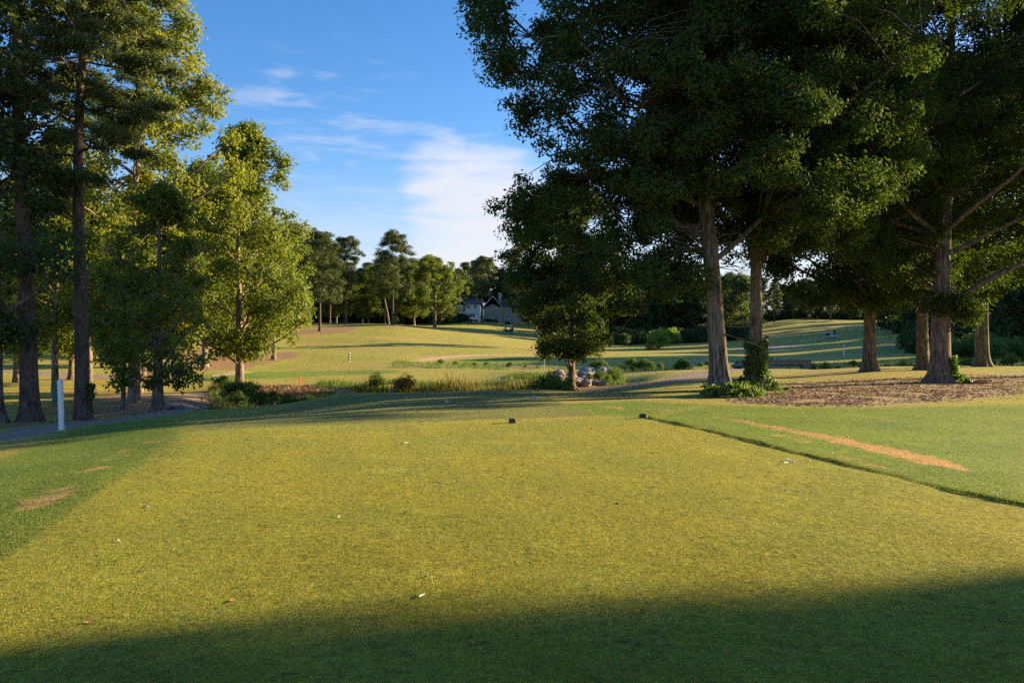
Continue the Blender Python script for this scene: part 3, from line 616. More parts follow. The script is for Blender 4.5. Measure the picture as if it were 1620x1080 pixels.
ga = tree_meshes('gum_mid_a', kind='gum', H_=17, base=.14, rad=4.6, r0=.25, n=300, per=90, cr=1.0, L=.30, W=.20, seed=89, limbs=14, sides=10, leaf='gum_leaf', bark='bark_pale', gap=-.25)
gb = tree_meshes('gum_mid_b', kind='oak', H_=15, base=.16, rad=5.0, r0=.26, n=280, per=90, cr=1.0, L=.30, W=.20, seed=97, limbs=14, sides=10, leaf='gum_leaf', bark='bark', gap=-.25)
gc = tree_meshes('gum_mid_c', kind='column', H_=13, base=.18, rad=3.4, r0=.2, n=200, per=90, cr=.95, L=.28, W=.18, seed=101, limbs=12, sides=10, leaf='gum_leaf', bark='bark', gap=-.25)
LT = [  # px, D, mesh, scale, label
 (324, 75, ga, 1.15, 'twin-trunked pale tree on red pine straw behind the creek-bank tree'),
 (195, 34, slim, .60, 'small tree with straight grey trunk left of the low bushy tree'),
 (222, 43, slim, .72, 'slim dark tree with curved foot between the small grey trunk and the low bushy tree'),
 (226, 52, gb, .85, 'tree glimpsed behind the low bushy tree on the sunny left lawn'),
 (88, 39, slim, 1.0, 'slender tree whose trunk shows just left of the white sign post'),
 (113, 56, gb, .8, 'pale broad trunk between the sign post and the straight dark pine'),
 (27, 52, gb, .9, 'dark trunk glimpsed left of the leaning pine'),
 (152, 78, ga, .8, 'pale trunk far behind the straight dark pine'),
 (142, 46, slim, 1.0, 'thin vine-covered trunk just right of the straight dark pine'),
 (300, 92, ga, .95, 'tree with pink sunlit trunk on the far left lawn'),
 (404, 96, ga, .95, 'first of the sunlit trees right behind the creek-bank tree'),
 (433, 92, gc, 1.25, 'sunlit tree at the right end of the left-hand row, trunk glowing pink'),
 (270, 100, gb, 1.1, 'broad tree far behind the low bushy tree'),
 (352, 104, gb, 1.05, 'tree far behind the creek-bank tree, left of its trunk'),
]
for (px, D, mm, s, lab) in LT: place_tree('hardwood_tree', mm, *at_px(px, D), lab, rz=px * .37, sc=s)
# ---- pines and hardwoods across the fairway
pa = tree_meshes('pine_far_a', kind='pine', H_=21, base=.28, rad=5.2, r0=.30, n=190, per=150, cr=1.05, L=.40, W=.15, seed=103, limbs=22, sides=10, leaf='needle', bark='bark_pine', flat=.6, gap=-.40, upbias=.3)
pb = tree_meshes('pine_far_b', kind='pine', H_=21, base=.42, rad=5.0, r0=.28, n=120, per=150, cr=1.05, L=.40, W=.15, seed=107, limbs=20, sides=10, leaf='needle', bark='bark_pine', flat=.6, gap=-.28, upbias=.3)
pc = tree_meshes('pine_far_c', kind='pine', H_=22, base=.26, rad=5.6, r0=.32, n=180, per=150, cr=1.15, L=.40, W=.15, seed=109, limbs=22, sides=10, leaf='needle', bark='bark_pine', flat=.6, gap=-.30, upbias=.3, lump=.4)
ok = tree_meshes('oak_far', kind='oak', H_=21, base=.22, rad=7.6, r0=.45, n=260, per=110, cr=1.15, L=.42, W=.26, seed=113, limbs=18, sides=10, leaf='gum_leaf', gap=-.10, lump=.5)
FT = [
 (491, 168, pb, .95, 0, 'pine_tree', 'pine with pale grey trunk, left of the two pines on the straw patch'),
 (506, 158, pa, .97, 1, 'pine_tree', 'pine with red-brown trunk at the sunny edge of the straw patch'),
 (483, 205, pc, .9, 2, 'pine_tree', 'dark pine farthest left on the far side of the fairway'),
 (522, 200, pa, .9, 3, 'pine_tree', 'pine in shade between the straw patch pines and the open-topped pine'),
 (547, 185, pb, 1.0, 4, 'pine_tree', 'pine with an open flat top against the sky, right of the straw patch'),
 (621, 183, pc, .98, 5, 'pine_tree', 'pine with layered crown standing alone on a straw ring at the hill crest'),
 (609, 212, pb, .9, 1.4, 'pine_tree', 'dark pine trunk just left of the lone layered pine'),
 (626, 214, pa, .8, 2.3, 'pine_tree', 'pine with pink trunk directly behind the lone layered pine'),
 (688, 196, ok, .88, .7, 'oak_tree', 'spreading oak with short leaning trunk left of the white house'),
 (468, 176, gb, 1.05, .4, 'hardwood_tree', 'rounded sunlit tree at the far end of the left-hand row'),
 (532, 214, gb, 1.1, 1.9, 'hardwood_tree', 'rounded hardwood between the straw patch and the open-topped pine'),
 (583, 222, gb, 1.05, 2.6, 'hardwood_tree', 'rounded hardwood left of the leaning bare trunk'),
 (655, 216, gb, 1.2, .9, 'hardwood_tree', 'rounded hardwood between the lone pine and the spreading oak'),
 (838, 250, ok, .9, 1.7, 'hardwood_tree', 'broad tree right of the tan house'),
 (873, 134, slim, .95, .2, 'hardwood_tree', 'tree with slim pale trunk behind the lone shade tree'),
 (858, 137, slim, .8, 1.2, 'hardwood_tree', 'tree with leafy foot on red straw, left of the slim pale trunk'),
 (893, 196, ga, 1.0, 2.2, 'hardwood_tree', 'tree directly behind the lone shade tree'),
 (932, 204, gb, 1.2, 3.0, 'hardwood_tree', 'tree behind the lone shade tree, towards the bright green shrub'),
 (763, 243, pb, 1.0, 2.0, 'pine_tree', 'dark pine between the white and the tan house'),
]
for (px, D, mm, s, rz, nm, lab) in FT: place_tree(nm, mm, *at_px(px, D), lab, rz=rz, sc=s)
# leaning pale trunk next to the lone pine
b = MB(); b.tube([(0, 0, -.3), (-.5, 0, 3), (-1.1, 0, 6), (-1.6, .1, 9)], [.26, .22, .18, .12], 8)
e = empty('bare_trunk', spot(616, 200)); tag(e, 'leaning pale bare trunk left of the lone layered pine', 'tree'); b.build('trunk', M['bark_pale'], e, smooth=True)

# ---- the woods behind: each tree its own object
fa = tree_meshes('wood_a', kind='oak', H_=18, base=.06, rad=6.0, r0=.3, n=190, per=80, cr=1.5, L=.55, W=.34, seed=127, limbs=10, sides=8, leaf='dark_leaf', gap=-.3, twigs=False)
fb = tree_meshes('wood_b', kind='round', H_=16, base=.05, rad=5.2, r0=.3, n=170, per=80, cr=1.5, L=.55, W=.34, seed=131, limbs=10, sides=8, leaf='dark_leaf', gap=-.3, twigs=False)
fc = tree_meshes('wood_c', kind='pine', H_=21, base=.22, rad=4.6, r0=.3, n=120, per=110, cr=1.25, L=.5, W=.2, seed=137, limbs=14, sides=8, leaf='needle', bark='bark_pine', flat=.5, gap=-.4, twigs=False)
wr = random.Random(5)
def wood(lst, group, label_h, label_p):
    for (x, y, k, s) in lst:
        mm = {'a': fa, 'b': fb, 'c': fc}[k]
        place_tree('pine_tree' if k == 'c' else 'hardwood_tree', mm, x, y, label_p if k == 'c' else label_h, rz=wr.uniform(0, 6.28), sc=s, group=group, cat='tree')
def band(px0, px1, step, D0, D1, s0, s1, kinds='abc'):
    o = []; px = px0
    while px <= px1:
        D = wr.uniform(D0, D1); x, y = at_px(px, D); o.append((x, y, wr.choice(kinds), wr.uniform(s0, s1))); px += step * wr.uniform(.75, 1.25)
    return o
wood(band(465, 725, 13, 232, 262, .78, 1.0) + band(480, 740, 26, 290, 320, .85, 1.05, 'abcc'), 'woods behind the hilltop pines', 'dark hardwood in the woods behind the hilltop pines', 'dark pine in the woods behind the hilltop pines')
wood(band(735, 1010, 14, 300, 330, .95, 1.18) + band(820, 960, 24, 262, 285, .8, 1.0, 'ab'), 'woods behind the houses', 'dark hardwood rising behind the houses', 'tall pine rising behind the houses')
wood(band(955, 1185, 19, 205, 235, .80, 1.0, 'aab') + band(950, 1190, 25, 250, 280, .95, 1.1), 'dark woods behind the green shrub', 'dark hardwood behind the bright green shrub', 'dark pine in the woods behind the bright green shrub')
wood(band(1175, 1480, 17, 292, 330, .70, .86) + band(1225, 1400, 30, 262, 280, .6, .7, 'cc'), 'woods behind the far right fairway', 'dark hardwood beyond the shaded right fairway', 'pine beyond the shaded right fairway')
wood(band(1470, 1800, 24, 118, 145, .8, 1.0, 'aab') + band(1400, 1800, 30, 180, 240, .9, 1.1), 'woods at the right edge', 'dark hardwood in the woods behind the right-hand oaks', 'dark pine in the woods behind the right-hand oaks')
wood(band(-160, 300, 31, 118, 150, .85, 1.05, 'aab') + band(-150, 420, 30, 175, 230, .95, 1.15), 'woods behind the left lawn', 'dark hardwood in the woods behind the left lawn', 'pine in the woods behind the left lawn')
def sunrow(lst):
    for i, (x, y, k, s) in enumerate(lst):
        place_tree('pine_tree' if k == 'c' else 'hardwood_tree', {'a': fa, 'b': fb, 'c': fc}[k], x, y, 'tree of the wood outside the picture to the right', rz=wr.uniform(0, 6.28), sc=s, group='wood to the right of the course', cat='tree')

# ------------------------------------------------------------------ trees outside the frame on the sun side (their shadows cross the picture)
tall = tree_meshes('oak_tall', H_=25, base=.34, rad=6.5, r0=.4, n=1000, per=70, cr=.9, L=.5, W=.3, seed=149, limbs=12, sides=10, leaf='dark_leaf', gap=-1.5, lump=.03, bias=.3, twigs=False)
place_tree('oak_tree', tall, 43, 16.45, 'tallest oak of the wood outside the picture to the right'); place_tree('oak_tree', tall, 50, 18.6, 'second tall oak of the wood outside the picture to the right', rz=2.0)
SHADE = [(42, 13.4, 'a', .92), (46, 12, 'a', 1.0), (40.5, 16.8, 'b', .66), (44, 9, 'b', 1.05), (50, 16.2, 'b', 1.1), (47, 13, 'b', 1.15), (41, 3, 'b', 1.0), (50, 8, 'a', 1.0), (46, -3, 'a', 1.0), (56, 17, 'b', 1.0), (38, -3, 'b', 1.0), (40, 9.5, 'b', .8), (52, 0, 'a', 1.05)]
sunrow(SHADE)
sunrow([(112 + 9 * i + wr.uniform(-4, 4), 112 + 20 * i + wr.uniform(-6, 6), 'abc'[i % 3], 1.35) for i in range(9)] + [(135 + 9 * i, 108 + 22 * i, 'ab'[i % 2], 1.4) for i in range(9)])

# ------------------------------------------------------------------ bushes, ivy, reeds
def bush_meshes(key, r, h, leaf, seed, n=26, per=60, L=.12, W=.07, cr=.3):
    rng = np.random.default_rng(seed); cen = []
    for i in range(n):
        a = rng.uniform(0, 6.28); s = rng.random() ** .5; z = h * (1 - s ** 2 * .6) * rng.uniform(.25, .9); cen.append((math.cos(a) * r * s * .8, math.sin(a) * r * s * .8, z))
    cen = np.array(cen); b = MB()
    for c in cen[::2]: b.tube([(c[0] * .1, c[1] * .1, -.15), (c[0] * .5, c[1] * .5, c[2] * .6), tuple(c)], [.025, .016, .006], 3, cap=False)
    return b.mesh(key + '_stem', M['bark'], True), leaf_mesh(key + '_leaf', M[leaf], cen, cr * rng.uniform(.7, 1.2, n), per, L, W, rng, .9, .4)
BS = {'low': bush_meshes('low', .9, 1.0, 'bush_leaf', 1, 30, 70), 'tall': bush_meshes('tall', 1.0, 2.0, 'bush_leaf', 2, 40, 60, .16, .09, .42),
      'big': bush_meshes('big', 2.6, 4.6, 'bright_leaf', 3, 80, 90, .28, .16, .75), 'dark': bush_meshes('dark', 2.4, 3.2, 'dark_leaf', 4, 60, 90, .3, .18, .75),
      'rust': bush_meshes('rust', 1.6, 1.8, 'rust_leaf', 5, 40, 60, .2, .05, .5), 'reedy': bush_meshes('reedy', .6, .8, 'reed', 6, 22, 60, .3, .03, .28)}
def bush(kind, px, D, label, s=1.0, rz=0.0, group=None, cat='shrub', dz=0.0):
    x, y, z = spot(px, D); e = empty('shrub', (x, y, z + dz), rz, s); tag(e, label, cat, group); link('stem', BS[kind][0], e); link('foliage', BS[kind][1], e)
for i, (a_, b_, st, D_) in enumerate([(480, 735, 13, 246), (800, 1000, 15, 285), (950, 1180, 13, 200), (1180, 1480, 12, 284), (1460, 1640, 16, 120), (-40, 300, 16, 128)]):
    q_ = a_
    while q_ < b_: bush('dark', q_, D_ + wr.uniform(-8, 8), ['dark undergrowth shrub at the foot of the hilltop woods', 'dark undergrowth shrub below the tan house', 'dark undergrowth shrub in the middle woods', 'dark undergrowth shrub in the far right woods', 'dark undergrowth shrub behind the right-hand oaks', 'dark undergrowth shrub behind the left lawn'][i], wr.uniform(1.0, 1.6), q_, 'undergrowth of the woods'); q_ += st * wr.uniform(.7, 1.3)
bush('big', 1041, 158, 'bright green rounded shrub standing out against the dark woods', 1.05, 0)
bush('big', 1062, 190, 'darker green shrub behind the right side of the bright rounded one', 1.05, 1.2)
bush('rust', 1030, 150, 'rust-brown grassy shrub at the foot of the bright green shrub', .75)
for i, (px, D, s) in enumerate([(985, 185, 1.0), (1005, 190, 1.3), (1095, 195, 1.2), (1125, 195, 1.0)]):
    bush('dark', px, D, 'dark shrub beside the bright green shrub', s, i, 'dark shrubs along the middle woods')
CB = [(352, 40, 'low', .75), (366, 38, 'low', .65), (382, 38.5, 'low', .8), (397, 39, 'low', .75), (410, 37, 'low', .6), (374, 35.5, 'low', .5), (432, 38, 'low', .6), (458, 37, 'low', .65), (487, 37, 'low', .6)]
for i, (px, D, k, s) in enumerate(CB): bush(k, px, D, 'leafy weed clump on the brown creek bank', s, i * 1.1, 'weed clumps on the left creek bank', dz=.75)
bush('tall', 597, 46, 'upright airy shrub rising above the reeds in the middle', .55, dz=.1); bush('reedy', 640, 45.5, 'rounded straw-coloured shrub at the left end of the reeds', 1.3, .5)
for i, (px, D, s) in enumerate([(855, 34.5, .8), (871, 34.5, .85), (888, 36, .7), (828, 33, .5)]): bush('tall', px, D, 'dark green shrub left of the shade tree', s, i, 'shrubs left of the shade tree', dz=.5)
for i, (px, D, s) in enumerate([(932, 46, .35), (948, 47, .4), (960, 48, .5), (970, 50, .6), (980, 52, .5)]): bush('tall' if i % 2 else 'low', px, D, 'light green shrub beside the creek rocks', s, i, 'shrubs among the creek rocks', dz=.5)
for i, (px, D, s) in enumerate([(1000, 72, 1.0), (1021, 72, .85), (1081, 72, 1.0), (951, 70, .9), (942, 72, .8)]): bush('low', px, D, 'small bright shrub at the sunlit lawn edge', s * 1.1, i, 'small shrubs along the lawn edge', dz=.1)
for i in range(34):
    px = 985 + i * 20 + wr.uniform(-6, 6); D = (84 if px < 1130 else 78 if px < 1230 else 73) - (8 if px > 1400 else 0) + wr.uniform(-2, 2)
    bush(wr.choice(['low', 'tall']), px, D, 'dark weed clump along the far creek bank', wr.uniform(.3, .6), i, 'weeds along the far creek bank', dz=.4)
for i in range(16):
    bush('tall', 1500 + i * 11, wr.uniform(88, 100), 'shaded green thicket bush behind the right-hand oaks', wr.uniform(1.0, 1.8), i, 'thicket behind the right-hand oaks')
for i in range(7):
    px = 690 + i * 27 + wr.uniform(-9, 9); bush('low', px, 84 + wr.uniform(-1, 1), 'low tuft along the narrow ditch', wr.uniform(.25, .55), i, 'tufts along the ditch')
# reeds: nobody could count them
def blades(name, P, h, wid, mat, rng, lean=.25, kind='stuff', label=None, cat=None, sub=1):
    N = len(P); a = rng.uniform(0, math.pi, N); d_ = np.stack([np.cos(a), np.sin(a), np.zeros(N)], 1); hh = (h * rng.uniform(.5, 1.25, N))[:, None]
    ln = np.stack([rng.normal(size=N), rng.normal(size=N), np.zeros(N)], 1) * lean * hh; up = np.array([0, 0, 1.0])
    V = np.stack([P - d_ * wid / 2, P + d_ * wid / 2, P + up * hh + ln], 1).reshape(-1, 3); t = np.arange(N * 3).reshape(-1, 3)
    o = link(name, mesh_np(name, V, None, t, [mat], {'var': ('FACE', np.clip(rng.random(N) * .45 + .30 + .28 * vnoise(P[:, 0], P[:, 1], .09, 3.0) + .30 * vnoise(P[:, 0], P[:, 1], .55, 8.0), 0, 1))})); tag(o, label, cat, None, kind); return o
rng = np.random.default_rng(9); pts = []
for _ in range(26000):
    px = rng.uniform(560, 880); D = rng.uniform(30.5, 47); x = (px - CX) / FPX * D
    w_ = .25 + .75 * math.exp(-((px - 740) / 70) ** 2); 
    if rng.random() > w_ * (.5 + .5 * math.sin(px * .21) ** 2): continue
    pts.append((x, D))
pts = np.array(pts); P = np.stack([pts[:, 0], pts[:, 1], ground(pts[:, 0], pts[:, 1]) - .05], 1)
hgt = np.where(P[:, 2] < -1.3, .95, .30) * (.8 + .3 * np.sin(pts[:, 0] * 1.3))
blades('reeds', P, hgt, .05, M['reed'], rng, .15, label='golden brown reeds filling the creek hollow beyond the tee', cat='reeds')
# weeds on banks
rng = np.random.default_rng(10); pts = []
for (pxa, pxb, Da, Db, n) in [(330, 400, 29, 46, 3000), (400, 520, 30, 36, 1500), (500, 800, 43, 49, 6000), (800, 900, 42, 57, 7000), (960, 990, 46, 60, 2500), (620, 900, 74, 87, 5000), (940, 1640, 70, 84, 12000)]:
    px = rng.uniform(pxa, pxb, n); D = rng.uniform(Da, Db, n); x = (px - CX) / FPX * D; keep = vnoise(x, D, .7, 4.0) > -.05; pts.append(np.stack([x[keep], D[keep]], 1))
pts = np.vstack(pts); P = np.stack([pts[:, 0], pts[:, 1], ground(pts[:, 0], pts[:, 1]) - .03], 1)
blades('bank_weeds', P, .38 * np.ones(len(P)), .05, M['bush_leaf'], rng, .4, label='rough green weeds growing on the creek banks', cat='weeds')

# ivy on trunks
def ivy(name, x, y, r, h, n, label, arc=(0, 6.28), z0=0.0, skirt=.5, leaf='ivy_leaf', L=.13, seed=1):
    rg = np.random.default_rng(seed); g = gz(x, y); cen = []
    for i in range(n):
        a = rg.uniform(*arc); z = z0 + (h - z0) * rg.random() ** 1.4; rr = r * (1 + .5 * math.exp(-z / .4)) + .05 + skirt * max(0, 1 - z / .45) * rg.random()
        cen.append((x + math.cos(a) * rr, y + math.sin(a) * rr, g + z + .03))
    cen = np.array(cen); e = empty(name, (0, 0, 0)); e.location = (x, y, g); tag(e, label, 'ivy' if name == 'ivy' else 'weeds')
    cen2 = cen - np.array([x, y, g]); b = MB()
    for k in range(7):
        a = arc[0] + (arc[1] - arc[0]) * (k + .5) / 7; zz_ = np.linspace(-.05, h * .9, 8)
        b.tube([(math.cos(a + .2 * math.sin(z * 3)) * (r * (1 + .5 * math.exp(-max(z, 0) / .4)) + .03), math.sin(a + .2 * math.sin(z * 3)) * (r * (1 + .5 * math.exp(-max(z, 0) / .4)) + .03), z) for z in zz_], .010, 4, cap=False)
    b.build('stem', M['bark'], e, smooth=True)
    link('foliage', leaf_mesh(name, M[leaf], cen2, np.full(n, .13), 22, L * .8, L * .6, rg, .8, .3), e)
x, y = at_px(1196, 26); ivy('ivy', x, y, .25, 1.7, 210, 'thick ivy wrapped round the foot of the dark-trunked oak', seed=2, skirt=.7)
x, y = at_px(1488, 31); ivy('ivy', x, y, .42, 1.1, 60, 'small patch of ivy at the right foot of the tufted oak', arc=(-1.4, .3), seed=3, skirt=.6)
x, y = at_px(1140, 23); ivy('ground_weeds', x, y, .40, .30, 80, 'leafy weeds and creeper round the foot of the pale-streaked oak', arc=(-2.6, .5), seed=4, skirt=.7, leaf='bush_leaf')
x, y = at_px(130, 24); ivy('ivy', x, y, .22, 1.1, 14, 'small sprig of vine on the right side of the straight dark pine', arc=(-.6, .2), z0=.7, seed=5, skirt=0)
def weedbed(px, D, w_, n, label, seed):
    x, y, z = spot(px, D); rg = np.random.default_rng(seed); e = empty('ground_weeds', (x, y, z)); tag(e, label, 'weeds'); xs = rg.normal(size=n) * w_; ys = rg.normal(size=n) * .45
    cen = np.stack([xs, ys, ground(x + xs, y + ys) - z + .08], 1); link('foliage', leaf_mesh('weedbed', M['bush_leaf'], cen, np.full(n, .17), 22, .13, .08, rg, .7, .5), e)
    b = MB(); [b.tube([tuple(c - np.array([0, 0, .12])), tuple(c)], [.006, .003], 3, cap=False) for c in cen]; b.build('stem', M['bark'], e)
weedbed(1172, 24.4, .45, 50, 'strip of weeds between the pale-streaked oak and the ivy-covered oak', 7)

# ------------------------------------------------------------------ near turf as real blades
def near_grass():
    rg = np.random.default_rng(21); n = 620000
    r = 2.6 * np.exp(rg.random(n) * math.log(13.5 / 2.6)); a = rg.uniform(-R(36), R(36), n); X = r * np.sin(a); Y = r * np.cos(a)
    P2 = np.stack([X, Y], 1); st = in_poly_sd(P2, TEE); bare = region(P2, REG['s_strip']); pth = region(P2, REG['s_path']); keep = (bare < .05 + .24 * vnoise(X, Y, .13, 7.0)) & (pth < 0) & (rg.random(n) < np.clip((13.3 - r) / 6, 0, 1))
    X, Y, st, r = X[keep], Y[keep], st[keep], r[keep]; side = X - (2.85 + (16.2 - Y) * (4.0 / 15.4)); rough = st < 0
    Z = ground(X, Y) + .009 * np.clip((-st) / .07, 0, 1) * np.clip((side + .4) / .4, 0, 1) * np.clip((19 - Y) / 3, 0, 1)
    P = np.stack([X, Y, Z - .002], 1); h = np.where(rough, .020, .0125) * (1 + .25 * vnoise(X, Y, .35, 2))
    a1 = P[~rough]; o = None
    blades('grass', a1, h[~rough], .0035, M['tee_grass'], rg, .45, label='short mown grass of the tee in the foreground', cat='grass')
    blades('grass', P[rough], h[rough], .0055, M['rough_grass'], rg, .5, label='slightly longer green grass on the banks beside the tee', cat='grass')
    # uncut fringe along the right-hand edge of the tee
    m_ = 22000; y_ = rg.uniform(2, 16.2, m_); x_ = 2.85 + (16.2 - y_) * (4.0 / 15.4) + np.abs(rg.normal(size=m_)) * .05 + .035 * np.sin(y_ * 3.1) * np.sin(y_ * 1.3) + .02 * np.sin(y_ * 11); z_ = ground(x_, y_) + .012
    blades('grass', np.stack([x_, y_, z_], 1), np.clip(.026 + .022 * vnoise(x_, y_, .45, 5), .008, 1), .006, M['rough_grass'], rg, .35, label='uncut fringe of grass along the right edge of the tee', cat='grass')
M['tee_grass'] = leaf_mat('tee_grass', (.120, .120, .018), (.38, .36, .050), (1.2, 1.1, .6), transf=.3, rough=.6)
M['rough_grass'] = leaf_mat('rough_grass', (.095, .135, .028), (.21, .24, .05), (1.2, 1.2, .6), transf=.3, rough=.6)
near_grass()

# ------------------------------------------------------------------ small things on the course
def tee_marker(px, py, mat, sz, label, rz=.25):
    x, y = hit(px, py); e = empty('tee_marker', (x, y, gz(x, y)), rz); tag(e, label, 'tee marker', 'tee markers')
    s = sz; b = MB(); b.prism([(-s * .62, .0), (s * .62, 0), (s * .62, s * .70), (s * .36, s * .95), (-s * .36, s * .95), (-s * .62, s * .70)], -s * .5, s * .5); b.build('block', M[mat], e)
    b = MB(); b.tube([(0, 0, -.08), (0, 0, .004)], .006, 6); b.build('spike', M['metal'], e)
tee_marker(810, 669, 'black_plastic', .095, 'black tee marker block on the mown tee, left one of the near pair')
tee_marker(1016.5, 661, 'black_plastic', .095, 'black tee marker block at the right edge of the tee')
tee_marker(707, 637, 'pale_block', .075, 'pale tee marker block on the forward tee, left one')
tee_marker(844, 631.5, 'pale_block', .09, 'pale tee marker block on the forward tee, right one')
tee_marker(792, 619, 'red_block', .09, 'small red tee marker at the far end of the tee, left one')
tee_marker(850, 618.5, 'red_block', .09, 'small red tee marker at the far end of the tee, nearer the shade tree')
# sign post
x, y = hit(97.5, 680); e = empty('sign_post', (x, y, gz(x, y)), .05); tag(e, 'white square post with a dark green board fixed to its left side', 'sign')
e.rotation_euler = (R(-1), R(-2), .12)
b = MB(); b.box(-.048, .048, -.048, .048, -.3, 1.15, .006); b.build('post', M['white'], e)
b = MB(); b.lathe([(.001, 1.205), (.03, 1.2), (.052, 1.17), (.054, 1.15), (.02, 1.148)], 12); b.build('cap', M['white'], e, smooth=True)
b = MB(); bp = [(.0, .55), (.02, .52), (.50, .52), (.52, .55), (.52, 1.06), (.50, 1.09), (.02, 1.09), (.0, 1.06)]
Vb = MB(); Vb.prism(bp, -.012, .012); bo = Vb.build('board', M['green_board'], e); bo.location = (-.036, -.03, .02); bo.rotation_euler = (0, 0, R(127))
for z in (.62, .93): b = MB(); b.box(-.062, -.049, -.03, .03, z, z + .04, .003); b.build('bracket', M['metal'], e)
# stakes
def stake(px, D, h, mat, label, w_=.05, bands=False, cat='stake', grp='hazard stakes', dz=0):
    x, y, z = spot(px, D); e = empty('stake', (x, y, z + dz)); tag(e, label, cat, grp)
    if not bands:
        b = MB(); b.box(-w_ / 2, w_ / 2, -w_ / 2, w_ / 2, -.2, h, .008); b.build('pole', M[mat], e); b = MB(); b.lathe([(.001, h + .03), (w_ * .45, h + .02), (w_ * .5, h - .005)], 8); b.build('cap', M[mat], e)
    else:
        n = 7
        for k in range(n): b = MB(); b.box(-w_ / 2, w_ / 2, -w_ / 2, w_ / 2, (-.2 if k == 0 else h * k / n), h * (k + 1) / n, 0); b.build('band', M['white'] if k % 2 == 0 else M['rubber'], e)
stake(475, 47, .55, 'red_stake', 'red stake on top of the brown creek bank'); stake(338.5, 31, .55, 'red_stake', 'red stake at the right end of the path by the weeds')
stake(319, 33, .55, 'red_stake', 'thin red stake beside the left cart path'); stake(621, 29, .45, 'red_stake', 'short red stake in front of the reeds')
stake(827, 58, .7, 'red_stake', 'orange-red stake on the lawn left of the lone shade tree'); stake(627 + 200, 30, .3, 'red_stake', 'tiny red stake at the far end of the tee') if False else None
stake(861, 59, 1.25, 'white', 'thin pale stake beside the lone shade tree', .07, grp='marker poles'); stake(552.5, 88, 1.0, 'white', 'black and white banded yardage pole in the sunny fairway', .16, True, 'yardage pole', 'marker poles')
stake(1335, 112, 1.5, 'white', 'white pole standing on the shaded far green', .13, grp='marker poles'); stake(574, 190, 1.0, 'pale_block', 'small pale post at the hill crest left of the lone pine', .38, grp='marker poles')
# blue cloth sign by the dark oak
x, y, z = spot(1368, 95); e = empty('flag', (x, y, z)); tag(e, 'blue flag half hidden behind the dark oak with flared foot', 'flag')
b = MB(); b.tube([(0, 0, -.2), (0, 0, 1.5)], .03, 6); b.build('pole', M['metal'], e); b = MB(); n = 8
b.add([(k * .09, .05 * math.sin(k * 1.2), z) for z in (.6, 1.5) for k in range(-3, 5)], [(k, k + 1, k + 9, k + 8) for k in range(7)]); b.build('cloth', M['blue'], e)
# golf carts
def cart(px, D, rz, label, body, roof, s=1.0):
    x, y, z = spot(px, D); e = empty('golf_cart', (x, y, z), rz, s); tag(e, label, 'golf cart', 'golf carts on the course')
    b = MB(); b.prism([(-1.15, .28), (1.05, .28), (1.2, .45), (1.12, .72), (.75, .80), (.62, .45), (.10, .42), (.02, .66), (-.75, .70), (-1.2, .62)], -.56, .56); b.build('body', M[body], e)
    b = MB(); b.box(-.62, .02, -.50, .50, .66, .80, .03); b.build('seat', M['white'], e); b = MB(); b.box(-.74, -.62, -.50, .50, .72, 1.15, .03); b.build('backrest', M['seat'], e)
    b = MB(); b.box(-1.0, .72, -.60, .60, 1.76, 1.95, .06); b.build('canopy', M[roof], e)
    for (a, c) in (((.82, .5), (.62, .5)), ((.82, -.5), (.62, -.5)), ((-.85, .5), (-.9, .5)), ((-.85, -.5), (-.9, -.5))):
        b = MB(); b.tube([(a[0], a[1], .66), (c[0], c[1], 1.82)], .022, 6); b.build('post', M['metal'], e)
    b = MB(); b.add([(.84, -.48, .85), (.84, .48, .85), (.66, .48, 1.75), (.66, -.48, 1.75)], [(0, 1, 2, 3)]); b.build('windscreen', M['glass'] if body == 'cart_dark' else M['metal'], e)
    b = MB(); b.box(-1.32, -1.05, -.42, .42, .55, 1.25, .04); b.build('bag_rack', M['cart_dark'], e)
    b = MB(); b.tube([(.55, .25, .75), (.38, .25, 1.02)], .02, 6); b.lathe([(.14, 1.0), (.16, 1.02), (.14, 1.04)], 12, (.36, .25)); b.build('steering_wheel', M['rubber'], e)
    for (wx, wy) in ((.78, .5), (.78, -.5), (-.78, .5), (-.78, -.5)):
        q = MB(); q.tube([(wx, wy - .09, .22), (wx, wy + .09, .22)], .22, 14); wo_ = q.build('wheel', M['rubber'], e); q = MB(); q.tube([(wx, wy - .10, .22), (wx, wy + .10, .22)], .11, 10); q.build('rim', M['white'], wo_)
    return e
cart(746, 232, R(200), 'dark golf cart with pale roof in front of the white house', 'cart_dark', 'cart_roof', 1.05)
cart(804, 205, R(160), 'golf cart driving on the shaded slope below the tan house', 'cart_dark', 'cart_roof', 1.05)
cart(1212.5, 172, R(75), 'cream golf cart on the path just right of the ivy-covered oak', 'cart_body', 'cart_roof', 1.0)
cart(1316, 178, R(10), 'white golf cart on the shaded far right slope', 'cart_body', 'cart_dark', 1.0)
cart(479, 225, R(20), 'white golf cart in the shade beneath the far left pines', 'cart_body', 'cart_roof', .9)

